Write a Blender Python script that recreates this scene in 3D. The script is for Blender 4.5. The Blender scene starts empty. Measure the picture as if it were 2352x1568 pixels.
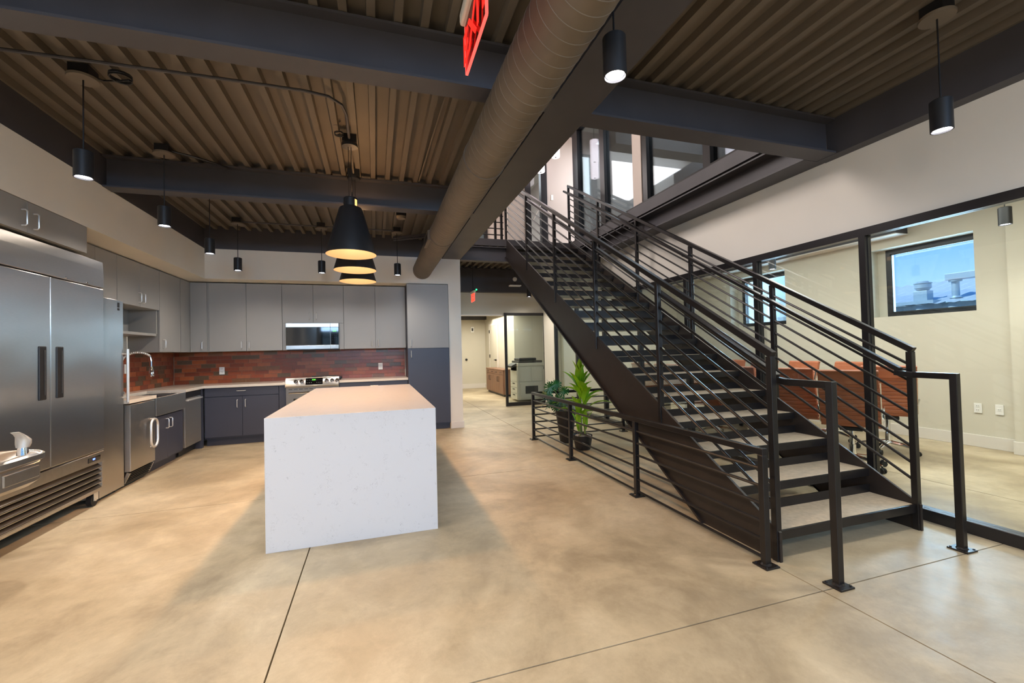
import bpy, bmesh, math, random
from mathutils import Vector, Matrix
random.seed(7)
S = bpy.context.scene
COL = S.collection
PI = math.pi

# ------------------------------------------------------------------ camera
H = 1.343
RT = ((0.95309, -0.30172, -0.02406), (-0.01687, 0.02641, -0.99951), (0.30221, 0.95303, 0.02008))
cam = bpy.data.objects.new('camera', bpy.data.cameras.new('camera'))
COL.objects.link(cam)
right, up, fwd = Vector(RT[0]), -Vector(RT[1]), Vector(RT[2])
m = Matrix.Identity(4)
for i in range(3):
    m[i][0], m[i][1], m[i][2] = right[i], up[i], -fwd[i]
m[0][3], m[1][3], m[2][3] = 0, 0, H
cam.matrix_world = m
cam.data.sensor_width = 36
cam.data.lens = 36 * 989.44 / 2352
cam.data.clip_start = 0.05
cam.data.clip_end = 300
S.camera = cam

# ------------------------------------------------------------------ world, lights, exposure
S.view_settings.view_transform = 'Standard'
S.view_settings.look = 'None'
S.view_settings.gamma = 1
S.view_settings.use_curve_mapping = False
S.view_settings.exposure = 0.95
S.cycles.use_denoising = True
S.cycles.max_bounces = 7
S.cycles.diffuse_bounces = 4
S.cycles.glossy_bounces = 4
S.cycles.transmission_bounces = 6
S.cycles.transparent_max_bounces = 12
S.cycles.caustics_reflective = False
S.cycles.caustics_refractive = False
S.cycles.sample_clamp_indirect = 6.0


def lin(c):
    return tuple(((v / 255) / 12.92 if v / 255 <= 0.04045 else ((v / 255 + 0.055) / 1.055) ** 2.4) for v in c)


W = bpy.data.worlds.new('sky')
S.world = W
W.use_nodes = True
nt = W.node_tree
nt.nodes.clear()
N = nt.nodes.new
tc = N('ShaderNodeTexCoord')
sep = N('ShaderNodeSeparateXYZ')
rmp = N('ShaderNodeValToRGB')
mpn = N('ShaderNodeMapping')
noi = N('ShaderNodeTexNoise')
cr = N('ShaderNodeValToRGB')
mx = N('ShaderNodeMix')
bg = N('ShaderNodeBackground')
out = N('ShaderNodeOutputWorld')
mx.data_type = 'RGBA'
e = rmp.color_ramp.elements
e[0].position, e[0].color = 0.46, (*lin((120, 135, 120)), 1)
e[1].position, e[1].color = 0.5, (*lin((205, 232, 252)), 1)
k = rmp.color_ramp.elements.new(0.62)
k.color = (*lin((96, 172, 246)), 1)
k = rmp.color_ramp.elements.new(0.9)
k.color = (*lin((60, 130, 225)), 1)
mth = N('ShaderNodeMath')
mth.operation = 'MULTIPLY_ADD'
mth.inputs[1].default_value = 0.5
mth.inputs[2].default_value = 0.5
mpn.inputs['Scale'].default_value = (1.2, 1.2, 5)
noi.inputs['Scale'].default_value = 2.2
noi.inputs['Detail'].default_value = 6
cr.color_ramp.elements[0].position = 0.56
cr.color_ramp.elements[1].position = 0.85
L = nt.links.new
L(tc.outputs['Generated'], sep.inputs[0])
L(sep.outputs['Z'], mth.inputs[0])
L(mth.outputs[0], rmp.inputs[0])
L(tc.outputs['Generated'], mpn.inputs[0])
L(mpn.outputs[0], noi.inputs['Vector'])
L(noi.outputs['Fac'], cr.inputs[0])
L(cr.outputs[0], mx.inputs['Factor'])
L(rmp.outputs[0], mx.inputs['A'])
mx.inputs['B'].default_value = (0.92, 0.96, 1.0, 1)
L(mx.outputs['Result'], bg.inputs[0])
bg.inputs[1].default_value = 0.7
L(bg.outputs[0], out.inputs[0])


def area(name, loc, rot, sx, sy, power, col, spread=180):
    l = bpy.data.lights.new(name, 'AREA')
    l.shape = 'RECTANGLE'
    l.size, l.size_y = sx, sy
    l.energy = power
    l.color = col
    l.spread = math.radians(spread)
    o = bpy.data.objects.new(name, l)
    o.location = loc
    o.rotation_euler = rot
    COL.objects.link(o)
    return o


def spot(name, loc, power, col, size=110, blend=0.6, r=0.04, parent=None):
    l = bpy.data.lights.new(name, 'SPOT')
    l.energy = power
    l.color = col
    l.spot_size = math.radians(size)
    l.spot_blend = blend
    l.shadow_soft_size = r
    o = bpy.data.objects.new(name, l)
    o.location = loc
    o.parent = parent
    COL.objects.link(o)
    return o


DAY = (0.42, 0.66, 1.0)
WARM = (1.0, 0.80, 0.58)
GOLD = (1.0, 0.56, 0.26)
CAN_W = 26
# daylight through the storefront behind the camera and through the outside windows
area('storefront_daylight', (0.75, -4.9, 2.62), (math.radians(78), 0, 0), 6.0, .5, 170, DAY)
area('meeting_daylight_a', (7.5, 3.9, 2.2), (0, math.radians(90), 0), 1.0, 1.0, 70, (.62, .8, 1.0))
area('meeting_daylight_b', (7.5, 6.6, 2.2), (0, math.radians(90), 0), 1.0, 1.3, 90, (.62, .8, 1.0))
area('meeting_ceiling_light', (5.2, 4.0, 3.05), (0, 0, 0), 1.2, 7.0, 84, (1.0, 0.95, 0.86))
area('stairwell_wall_fill', (-.3, 5.2, 5.6), Vector((4.2, 0, -3.0)).to_track_quat('-Z', 'Y').to_euler(), 1.6, 3.6, 118, (1.0, 0.90, 0.87), 150)  # added tilted lamp to wash the stairwell wall, no ceiling fitting there
area('upstairs_office_light', (6.0, 6.0, 5.9), (0, 0, 0), 2.5, 5.0, 230, (0.9, 0.93, 1.0))
spot('corridor_light', (2.2, 8.75, 2.52), 40, (1.0, 0.93, 0.82), 160, .8, .05)
area('upstairs_deep_fill', (1.5, 10.8, 6.1), (0, 0, 0), 3.0, 2.5, 90, (1.0, 0.92, 0.9))  # added lamp that brightens the dark deep wall upstairs
area('copy_room_light', (3.0, 12.5, 2.42), (0, 0, 0), 1.6, 3.6, 62, (1.0, 0.93, 0.78))


sun = bpy.data.objects.new('sun', bpy.data.lights.new('sun', 'SUN'))
sun.data.energy = 2.6
sun.data.angle = 0.01
sun.data.color = (1.0, 0.96, 0.9)
sun.rotation_euler = Vector((1.0, -0.35, -1.1)).to_track_quat('-Z', 'Y').to_euler()
COL.objects.link(sun)


# ------------------------------------------------------------------ materials
def new_mat(name):
    M = bpy.data.materials.new(name)
    M.use_nodes = True
    return M, M.node_tree, M.node_tree.nodes['Principled BSDF']


def mat(name, rgb, rough=0.5, metal=0.0, var=0.0, vscale=6.0, bump=0.0, bscale=200.0, rgb2=None, coat=0.0, spec=None, stretch=None, detail=4.0):
    M, t, b = new_mat(name)
    c = lin(rgb)
    b.inputs['Roughness'].default_value = rough
    b.inputs['Metallic'].default_value = metal
    b.inputs['Coat Weight'].default_value = coat
    if spec is not None:
        b.inputs['Specular IOR Level'].default_value = spec
    tcn = t.nodes.new('ShaderNodeTexCoord')
    mp = t.nodes.new('ShaderNodeMapping')
    t.links.new(tcn.outputs['Object'], mp.inputs[0])
    if stretch:
        mp.inputs['Scale'].default_value = stretch
    n = t.nodes.new('ShaderNodeTexNoise')
    n.inputs['Scale'].default_value = vscale
    n.inputs['Detail'].default_value = detail
    t.links.new(mp.outputs[0], n.inputs['Vector'])
    r = t.nodes.new('ShaderNodeValToRGB')
    r.color_ramp.elements[0].position = 0.3
    r.color_ramp.elements[1].position = 0.7
    c2 = lin(rgb2) if rgb2 else tuple(min(1, x * (1 + var)) for x in c)
    c1 = c if rgb2 else tuple(x * (1 - var) for x in c)
    r.color_ramp.elements[0].color = (*c1, 1)
    r.color_ramp.elements[1].color = (*c2, 1)
    t.links.new(n.outputs['Fac'], r.inputs[0])
    t.links.new(r.outputs[0], b.inputs['Base Color'])
    if bump:
        n2 = t.nodes.new('ShaderNodeTexNoise')
        n2.inputs['Scale'].default_value = bscale
        t.links.new(mp.outputs[0], n2.inputs['Vector'])
        bp = t.nodes.new('ShaderNodeBump')
        bp.inputs['Strength'].default_value = bump
        bp.inputs['Distance'].default_value = 0.002
        t.links.new(n2.outputs['Fac'], bp.inputs['Height'])
        t.links.new(bp.outputs[0], b.inputs['Normal'])
    return M


def emis(name, rgb, strength, base=(0, 0, 0)):
    M, t, b = new_mat(name)
    b.inputs['Base Color'].default_value = (*base, 1)
    b.inputs['Emission Color'].default_value = (*lin(rgb), 1)
    b.inputs['Emission Strength'].default_value = strength
    return M


def glass(name, tint=(0.9, 0.97, 0.97), refl=0.5, rough=0.0):
    M, t, b = new_mat(name)
    o = t.nodes['Material Output']
    tr = t.nodes.new('ShaderNodeBsdfTransparent')
    tr.inputs[0].default_value = (*tint, 1)
    gl = t.nodes.new('ShaderNodeBsdfGlossy')
    gl.inputs['Roughness'].default_value = rough
    fr = t.nodes.new('ShaderNodeFresnel')
    fr.inputs[0].default_value = 1.5
    mu = t.nodes.new('ShaderNodeMath')
    mu.operation = 'MULTIPLY'
    mu.inputs[1].default_value = refl
    t.links.new(fr.outputs[0], mu.inputs[0])
    mixs = t.nodes.new('ShaderNodeMixShader')
    t.links.new(mu.outputs[0], mixs.inputs[0])
    t.links.new(tr.outputs[0], mixs.inputs[1])
    t.links.new(gl.outputs[0], mixs.inputs[2])
    t.links.new(mixs.outputs[0], o.inputs[0])
    return M


def concrete_mat():
    M, t, b = new_mat('polished_concrete')
    n = t.nodes.new
    tcn = n('ShaderNodeTexCoord')
    a = n('ShaderNodeTexNoise'); a.inputs['Scale'].default_value = 0.7; a.inputs['Detail'].default_value = 8; a.inputs['Roughness'].default_value = 0.62; a.inputs['Distortion'].default_value = 0.6
    c = n('ShaderNodeTexNoise'); c.inputs['Scale'].default_value = 5.5; c.inputs['Detail'].default_value = 10; c.inputs['Roughness'].default_value = 0.7; c.inputs['Distortion'].default_value = 0.3
    d = n('ShaderNodeTexNoise'); d.inputs['Scale'].default_value = 60; d.inputs['Detail'].default_value = 4
    for q in (a, c, d):
        t.links.new(tcn.outputs['Object'], q.inputs['Vector'])
    ra = n('ShaderNodeValToRGB')
    ra.color_ramp.elements[0].position = 0.34; ra.color_ramp.elements[0].color = (*lin((156, 140, 114)), 1)
    ra.color_ramp.elements[1].position = 0.62; ra.color_ramp.elements[1].color = (*lin((208, 194, 166)), 1)
    k = ra.color_ramp.elements.new(0.48); k.color = (*lin((186, 170, 141)), 1)
    t.links.new(a.outputs['Fac'], ra.inputs[0])
    rc = n('ShaderNodeValToRGB')
    rc.color_ramp.elements[0].position = 0.35; rc.color_ramp.elements[0].color = (0.68, 0.66, 0.64, 1)
    rc.color_ramp.elements[1].position = 0.66; rc.color_ramp.elements[1].color = (1.12, 1.12, 1.1, 1)
    t.links.new(c.outputs['Fac'], rc.inputs[0])
    m1 = n('ShaderNodeMix'); m1.data_type = 'RGBA'; m1.blend_type = 'MULTIPLY'; m1.inputs['Factor'].default_value = 0.35
    t.links.new(ra.outputs[0], m1.inputs['A']); t.links.new(rc.outputs[0], m1.inputs['B'])
    f = n('ShaderNodeTexNoise'); f.inputs['Scale'].default_value = 2.6; f.inputs['Detail'].default_value = 12; f.inputs['Roughness'].default_value = 0.78; f.inputs['Distortion'].default_value = 0.35
    t.links.new(tcn.outputs['Object'], f.inputs['Vector'])
    rf = n('ShaderNodeValToRGB')
    rf.color_ramp.elements[0].position = 0.42; rf.color_ramp.elements[0].color = (0.80, 0.77, 0.73, 1)
    rf.color_ramp.elements[1].position = 0.56; rf.color_ramp.elements[1].color = (1.06, 1.05, 1.04, 1)
    t.links.new(f.outputs['Fac'], rf.inputs[0])
    m3 = n('ShaderNodeMix'); m3.data_type = 'RGBA'; m3.blend_type = 'MULTIPLY'; m3.inputs['Factor'].default_value = 0.55
    t.links.new(m1.outputs['Result'], m3.inputs['A']); t.links.new(rf.outputs[0], m3.inputs['B'])
    t.links.new(m3.outputs['Result'], b.inputs['Base Color'])
    rr = n('ShaderNodeMapRange'); rr.inputs['To Min'].default_value = 0.3; rr.inputs['To Max'].default_value = 0.6
    t.links.new(c.outputs['Fac'], rr.inputs[0]); t.links.new(rr.outputs[0], b.inputs['Roughness'])
    bp = n('ShaderNodeBump'); bp.inputs['Strength'].default_value = 0.08; bp.inputs['Distance'].default_value = 0.004
    t.links.new(d.outputs['Fac'], bp.inputs['Height']); t.links.new(bp.outputs[0], b.inputs['Normal'])
    b.inputs['Specular IOR Level'].default_value = 0.45
    return M


def quartz_mat(name, rgb):
    M, t, b = new_mat(name)
    n = t.nodes.new
    tcn = n('ShaderNodeTexCoord')
    a = n('ShaderNodeTexNoise'); a.inputs['Scale'].default_value = 20; a.inputs['Detail'].default_value = 3; a.inputs['Distortion'].default_value = 2.2
    g = n('ShaderNodeTexNoise'); g.inputs['Scale'].default_value = 17; g.inputs['Detail'].default_value = 2
    t.links.new(tcn.outputs['Object'], a.inputs['Vector']); t.links.new(tcn.outputs['Object'], g.inputs['Vector'])
    r = n('ShaderNodeValToRGB'); cr_ = r.color_ramp
    cr_.elements[0].position = 0.490; cr_.elements[0].color = (0, 0, 0, 1)
    cr_.elements[1].position = 0.510; cr_.elements[1].color = (0, 0, 0, 1)
    k = cr_.elements.new(0.5); k.color = (1, 1, 1, 1)
    t.links.new(a.outputs['Fac'], r.inputs[0])
    r2 = n('ShaderNodeValToRGB'); r2.color_ramp.elements[0].position = 0.56; r2.color_ramp.elements[1].position = 0.62
    t.links.new(g.outputs['Fac'], r2.inputs[0])
    mm = n('ShaderNodeMath'); mm.operation = 'MULTIPLY'
    t.links.new(r.outputs[0], mm.inputs[0]); t.links.new(r2.outputs[0], mm.inputs[1])
    m2 = n('ShaderNodeMath'); m2.operation = 'MULTIPLY'; m2.inputs[1].default_value = 0.55
    t.links.new(mm.outputs[0], m2.inputs[0])
    mi = n('ShaderNodeMix'); mi.data_type = 'RGBA'
    mi.inputs['A'].default_value = (*lin(rgb), 1); mi.inputs['B'].default_value = (*lin((110, 108, 106)), 1)
    t.links.new(m2.outputs[0], mi.inputs['Factor'])
    t.links.new(mi.outputs['Result'], b.inputs['Base Color'])
    b.inputs['Roughness'].default_value = 0.16
    b.inputs['Specular IOR Level'].default_value = 0.5
    return M


MT = {}
MT['concrete'] = concrete_mat()
MT['joint'] = mat('joint_filler', (48, 38, 30), 0.8)
MT['wall'] = mat('warm_white_wall_paint', (228, 222, 211), 0.75, var=0.02, vscale=2, bump=0.05, bscale=350)
MT['cream'] = mat('cream_wall_paint', (208, 202, 186), 0.75, var=0.02, vscale=2, bump=0.05, bscale=350)
MT['white'] = mat('white_trim_paint', (222, 216, 208), 0.5)
MT['deck'] = mat('brown_painted_deck', (98, 89, 78), 0.62, var=0.05, vscale=4)
MT['beam'] = mat('charcoal_painted_steel', (68, 66, 70), 0.5, var=0.1, vscale=3, bump=0.12, bscale=120)
MT['duct'] = mat('painted_spiral_duct', (104, 94, 82), 0.6, metal=0.0, var=0.08, vscale=5)
MT['rail'] = mat('black_powder_coated_steel', (34, 31, 31), 0.3, metal=0.25, var=0.12, vscale=12, bump=0.05, bscale=300)
MT['stringer'] = mat('bronze_black_steel', (46, 40, 38), 0.38, metal=0.2, var=0.15, vscale=6)
MT['tread'] = mat('tread_concrete', (190, 174, 150), 0.7, var=0.12, vscale=30, bump=0.3, bscale=150)
MT['frame'] = mat('dark_bronze_frame', (44, 42, 44), 0.32, metal=0.35)
MT['black'] = mat('matte_black', (22, 22, 24), 0.45)
MT['plastic_black'] = mat('glossy_black_plastic', (12, 12, 14), 0.04)
MT['rubber'] = mat('rubber', (26, 26, 28), 0.7)
MT['grey_cab'] = mat('grey_laminate', (152, 150, 146), 0.42, var=0.015, vscale=3, bump=0.03, bscale=500)
MT['navy_cab'] = mat('navy_laminate', (60, 62, 74), 0.4, var=0.03, vscale=3)
MT['cab_dark'] = mat('cabinet_edge_shadow_gap', (70, 70, 72), 0.6)
MT['steel'] = mat('brushed_stainless', (196, 190, 183), 0.2, metal=1.0, var=0.05, vscale=20, stretch=(1, 1, 40), bump=0.02, bscale=60)
MT['steel_h'] = mat('brushed_stainless_horizontal', (196, 190, 183), 0.24, metal=1.0, var=0.05, vscale=30, stretch=(40, 1, 1))
for k_ in ('steel', 'steel_h'):
    b_ = MT[k_].node_tree.nodes['Principled BSDF']
    b_.inputs['Roughness'].default_value = 0.34
    b_.inputs['Anisotropic'].default_value = 1.0
    tg_ = MT[k_].node_tree.nodes.new('ShaderNodeTangent')
    tg_.direction_type = 'RADIAL'
    tg_.axis = 'Z'
    tt_ = MT[k_].node_tree
    wv = tt_.nodes.new('ShaderNodeTexNoise')
    wv.inputs['Scale'].default_value = 2.2
    wv.inputs['Detail'].default_value = 1
    tc_ = tt_.nodes.new('ShaderNodeTexCoord')
    tt_.links.new(tc_.outputs['Object'], wv.inputs['Vector'])
    bb_ = tt_.nodes.new('ShaderNodeBump')
    bb_.inputs['Strength'].default_value = 0.5
    bb_.inputs['Distance'].default_value = 0.012
    tt_.links.new(wv.outputs['Fac'], bb_.inputs['Height'])
    tt_.links.new(bb_.outputs[0], b_.inputs['Normal'])
    MT[k_].node_tree.links.new(tg_.outputs[0], b_.inputs['Tangent'])
MT['steel_dark'] = mat('louver_steel', (96, 88, 80), 0.35, metal=1.0)
MT['chrome'] = mat('chrome', (225, 225, 228), 0.06, metal=1.0)
MT['satin'] = mat('satin_nickel', (226, 223, 218), 0.3, metal=0.6)
MT['quartz'] = quartz_mat('white_quartz', (214, 214, 217))
MT['counter'] = quartz_mat('cream_quartz', (222, 214, 200))
MT['canblack'] = mat('can_black', (34, 35, 38), 0.4)
MT['lens'] = emis('led_lens', (255, 250, 255), 14)
MT['goldin'] = mat('gold_inner_enamel', (240, 208, 168), 0.5)
MT['neckglow'] = emis('neck_glow', (255, 190, 115), 1.0)
MT['bulb'] = emis('warm_bulb', (255, 238, 212), 30)
MT['glass'] = glass('clear_glass', (0.93, 0.97, 0.96), 0.5)
MT['glass_blue'] = glass('window_glass', (0.86, 0.95, 1.0), 0.8)
MT['leather'] = mat('cognac_leather', (168, 98, 66), 0.38, var=0.1, vscale=9, rgb2=(180, 108, 74), bump=0.15, bscale=160)
MT['wood'] = mat('reddish_oak_laminate', (122, 88, 68), 0.5, rgb2=(146, 110, 86), vscale=9, stretch=(1, 1, 0.12), var=0.1)
MT['table'] = mat('dark_walnut_top', (98, 62, 48), 0.25, rgb2=(120, 78, 58), vscale=6, stretch=(1, 0.12, 1))
MT['offwhite'] = mat('office_machine_plastic', (206, 202, 190), 0.45)
MT['plate'] = mat('white_outlet_plate', (235, 233, 228), 0.35)
MT['slot'] = mat('outlet_slot', (60, 58, 56), 0.6)
MT['leaf'] = mat('bright_green_leaf', (122, 176, 22), 0.38, rgb2=(152, 200, 40), vscale=5, var=0.1, coat=0.1)
MT['leafdark'] = mat('deep_green_leaf', (24, 82, 34), 0.4, rgb2=(34, 104, 44), vscale=6, var=0.1)
MT['frond'] = mat('silver_green_frond', (88, 120, 112), 0.5, rgb2=(112, 142, 132), vscale=6, var=0.1)
MT['stem'] = mat('pale_green_stem', (110, 128, 60), 0.5)
MT['pot'] = mat('black_pot', (30, 30, 32), 0.5, bump=0.2, bscale=40)
MT['pebble'] = mat('pebble', (190, 186, 178), 0.6)
MT['soil'] = mat('soil', (52, 40, 32), 0.9)
MT['red'] = emis('exit_red', (255, 36, 26), 1.0)
MT['rededge'] = emis('exit_edge_red', (255, 90, 80), 0.9)
MT['redpanel'] = emis('exit_panel_red', (255, 66, 44), 1.1)
MT['green_led'] = emis('green_led', (40, 255, 120), 2.5)
MT['blue_led'] = emis('blue_led', (60, 80, 255), 6)
MT['green_disp'] = emis('green_display', (90, 230, 60), 2.0)
MT['acrylic'] = glass('sign_acrylic', (0.62, 0.2, 0.2), 0.6)
MT['metalroof'] = mat('galvanised_roof', (186, 198, 206), 0.5, metal=0.2, var=0.05)
MT['galv'] = mat('galvanised_vent', (170, 190, 204), 0.45, metal=0.4)
MT['wallup'] = mat('upstairs_wall_paint', (196, 184, 176), 0.75)
MT['gypsum'] = mat('ceiling_gypsum', (206, 200, 190), 0.8)
MT['upglass'] = glass('upstairs_glass', (0.78, 0.86, 0.9), 0.9)
MT['lampwhite'] = emis('white_lamp_shade', (255, 235, 240), 2.4)
MT['treeleaf'] = mat('tree_foliage', (60, 96, 40), 0.8, rgb2=(96, 130, 60), vscale=3)
MT['bark'] = mat('bark', (84, 68, 54), 0.9)
MT['asphalt'] = mat('parking_asphalt', (120, 118, 114), 0.9, var=0.08, vscale=2)
for i, c in enumerate([(140, 68, 38), (152, 84, 52), (122, 58, 34), (162, 86, 46), (96, 74, 52), (118, 78, 50)]):
    MT['tile%d' % i] = mat('brick_tile_glaze_%d' % i, c, 0.34, var=0.12, vscale=22, bump=0.2, bscale=60)
MT['grout'] = mat('grout', (158, 130, 110), 0.85)


# ------------------------------------------------------------------ mesh helpers
class MB:
    def __init__(s):
        s.v = []; s.f = []

    def add(s, vs, fs):
        o = len(s.v)
        s.v += [tuple(v) for v in vs]
        s.f += [tuple(i + o for i in f) for f in fs]
        return s

    def box(s, x0, x1, y0, y1, z0, z1):
        return s.add([(x0, y0, z0), (x1, y0, z0), (x1, y1, z0), (x0, y1, z0), (x0, y0, z1), (x1, y0, z1), (x1, y1, z1), (x0, y1, z1)],
                     [(3, 2, 1, 0), (4, 5, 6, 7), (0, 1, 5, 4), (1, 2, 6, 5), (2, 3, 7, 6), (3, 0, 4, 7)])

    def bar(s, p0, p1, w, h, upv=(0, 0, 1)):
        p0, p1 = Vector(p0), Vector(p1)
        d = (p1 - p0).normalized()
        u = Vector(upv)
        sd = d.cross(u)
        if sd.length < 1e-5:
            u = Vector((0, 1, 0)); sd = d.cross(u)
        sd.normalize()
        u = sd.cross(d).normalized()
        vs = []
        for p in (p0, p1):
            for a, b in ((-1, -1), (1, -1), (1, 1), (-1, 1)):
                vs.append(p + sd * a * w / 2 + u * b * h / 2)
        return s.add(vs, [(3, 2, 1, 0), (4, 5, 6, 7), (0, 1, 5, 4), (1, 2, 6, 5), (2, 3, 7, 6), (3, 0, 4, 7)])

    def tube(s, path, r, n=8, caps=True):
        P = [Vector(p) for p in path]
        rs = r if isinstance(r, (list, tuple)) else [r] * len(P)
        prev = None
        vs = []
        for i, p in enumerate(P):
            d = (P[min(i + 1, len(P) - 1)] - P[max(i - 1, 0)]).normalized()
            if prev is None:
                a = Vector((0, 0, 1)) if abs(d.z) < 0.9 else Vector((1, 0, 0))
                x = d.cross(a).normalized()
            else:
                x = (prev - d * prev.dot(d)).normalized()
            prev = x
            y = d.cross(x)
            for k in range(n):
                t = 2 * PI * k / n
                vs.append(p + (x * math.cos(t) + y * math.sin(t)) * rs[i])
        fs = []
        for i in range(len(P) - 1):
            for k in range(n):
                fs.append((i * n + k, i * n + (k + 1) % n, (i + 1) * n + (k + 1) % n, (i + 1) * n + k))
        if caps:
            fs.append(tuple(range(n))[::-1])
            fs.append(tuple((len(P) - 1) * n + k for k in range(n)))
        return s.add(vs, fs)

    def cyl(s, p0, p1, r0, r1=None, n=20):
        return s.tube([p0, p1], [r0, r0 if r1 is None else r1], n)

    def lathe(s, prof, c=(0, 0, 0), n=28, close=False):
        vs = []
        for r, z in prof:
            for k in range(n):
                t = 2 * PI * k / n
                vs.append((c[0] + r * math.cos(t), c[1] + r * math.sin(t), c[2] + z))
        fs = []
        m_ = len(prof)
        for i in range(m_ - (0 if close else 1)):
            j = (i + 1) % m_
            for k in range(n):
                fs.append((i * n + k, i * n + (k + 1) % n, j * n + (k + 1) % n, j * n + k))
        return s.add(vs, fs)

    def prism(s, poly, ax, a0, a1):
        n = len(poly)
        vs = []
        for a in (a0, a1):
            for p, q in poly:
                vs.append((a, p, q) if ax == 'x' else (p, a, q) if ax == 'y' else (p, q, a))
        fs = [tuple(range(n))[::-1], tuple(range(n, 2 * n))]
        for i in range(n):
            fs.append((i, (i + 1) % n, n + (i + 1) % n, n + i))
        return s.add(vs, fs)

    def ball(s, c, r, nu=12, nv=7, sz=1.0):
        prof = [(max(1e-4, r * math.sin(PI * i / nv)), -r * sz * math.cos(PI * i / nv)) for i in range(nv + 1)]
        return s.lathe(prof, c, nu)

    def mesh(s, name, mt, smooth=False):
        me = bpy.data.meshes.new(name)
        me.from_pydata(s.v, [], s.f)
        bm = bmesh.new()
        bm.from_mesh(me)
        bmesh.ops.recalc_face_normals(bm, faces=bm.faces)
        bm.to_mesh(me)
        bm.free()
        if smooth:
            me.polygons.foreach_set('use_smooth', [True] * len(me.polygons))
            try:
                me.set_sharp_from_angle(angle=math.radians(38))
            except Exception:
                pass
        me.materials.append(MT[mt] if isinstance(mt, str) else mt)
        return me

    def build(s, name, mt, parent=None, smooth=False, bevel=0.0, label=None, kind=None, world=True):
        """verts in world units; when the parent chain is only translated they are moved into the parent's frame"""
        off = Vector((0, 0, 0))
        p = parent
        if world:
            while p is not None:
                off += Vector(p.location)
                p = p.parent
        if off.length > 0:
            s.v = [tuple(Vector(v) - off) for v in s.v]
        o = bpy.data.objects.new(name, s.mesh(name, mt, smooth))
        COL.objects.link(o)
        if parent is not None:
            o.parent = parent
        if bevel:
            b = o.modifiers.new('bevel', 'BEVEL')
            b.width = bevel
            b.segments = 2
            b.limit_method = 'ANGLE'
            b.angle_limit = math.radians(50)
        if label:
            o['label'] = label
        if kind:
            o['kind'] = kind
        return o


def thing(name, label, cat, loc=(0, 0, 0), rotz=0.0, group=None):
    o = bpy.data.objects.new(name, None)
    o.empty_display_size = 0.1
    o.location = loc
    o.rotation_euler = (0, 0, rotz)
    COL.objects.link(o)
    o['label'] = label
    o['category'] = cat
    if group:
        o['group'] = group
    return o


def tag(o, label, cat, group=None):
    o['label'] = label
    o['category'] = cat
    if group:
        o['group'] = group
    return o


def dup(o, parent=None, loc=None, rotz=None, label=None, group=None):
    c = o.copy()
    COL.objects.link(c)
    c.parent = parent
    if loc is not None:
        c.location = loc
    if rotz is not None:
        c.rotation_euler = (0, 0, rotz)
    if label:
        c['label'] = label
    if group:
        c['group'] = group
    for ch in o.children:
        dup(ch, c)
    return c


def bx(name, mt, b, parent=None, bevel=0.0, **kw):
    return MB().box(*b).build(name, mt, parent, bevel=bevel, **kw)


def struct(name, mt, b, **kw):
    return bx(name, mt, b, kind='structure', **kw)


def text(name, s, mt, mtx, size, parent=None, extrude=0.001, align='CENTER', bold=0.0):
    cu = bpy.data.curves.new(name, 'FONT')
    cu.body = s
    cu.size = size
    cu.align_x = align
    cu.align_y = 'CENTER'
    cu.extrude = extrude
    cu.offset = bold
    cu.materials.append(MT[mt])
    o = bpy.data.objects.new(name, cu)
    COL.objects.link(o)
    if parent is not None:
        o.parent = parent
    bpy.context.view_layer.update()
    me = bpy.data.meshes.new_from_object(o)
    bpy.data.objects.remove(o)
    bpy.data.curves.remove(cu)
    o = bpy.data.objects.new(name, me)
    COL.objects.link(o)
    if parent is not None:
        o.parent = parent
    o.matrix_local = mtx
    return o

# ================================================================== STRUCTURE
# ---- floor: slab panels with saw-cut joints
fl = struct('floor', 'joint', (-3.3, 8.0, -6.65, 16.0, -0.12, -0.035))
fl['label'] = 'polished beige concrete floor with saw-cut joints'
gx = [-3.3, -0.46, 2.285, 5.03, 8.0]
gy = [-6.65, -3.85, -1.05, 1.75, 4.6, 7.4, 10.2, 13.0, 16.0]
for i in range(len(gx) - 1):
    for j in range(len(gy) - 1):
        bx('concrete_slab', 'concrete', (gx[i] + .004, gx[i + 1] - .004, gy[j] + .004, gy[j + 1] - .004, -0.04, 0.0), fl)

# ---- lower storey walls
struct('wall_left', 'wall', (-3.2, -3.08, 3.6, 8.33, 0, 3.3))
struct('wall_alcove', 'wall', (-3.2, -2.43, 3.48, 3.6, 0, 3.3))
struct('wall_left_front', 'wall', (-2.55, -2.43, -5, 3.48, 0, 2.98))
wb = struct('wall_back', 'wall', (-3.08, 1.234, 8.18, 8.33, 0, 3.3))
struct('wall_wing', 'wall', (1.234, 1.455, 7.54, 8.33, 0, 2.975))
struct('baseboard_wing', 'white', (1.24, 1.47, 7.525, 8.33, 0, 0.115), bevel=0.004)
struct('wall_corridor_left', 'cream', (1.18, 1.3, 8.33, 16, 0, 3.3))
# soffits above the wall cabinets
struct('soffit_back', 'wall', (-3.08, 1.234, 7.54, 8.18, 2.53, 2.985))
struct('soffit_left', 'wall', (-3.08, -2.43, 3.6, 7.54, 2.53, 2.985))
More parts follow.
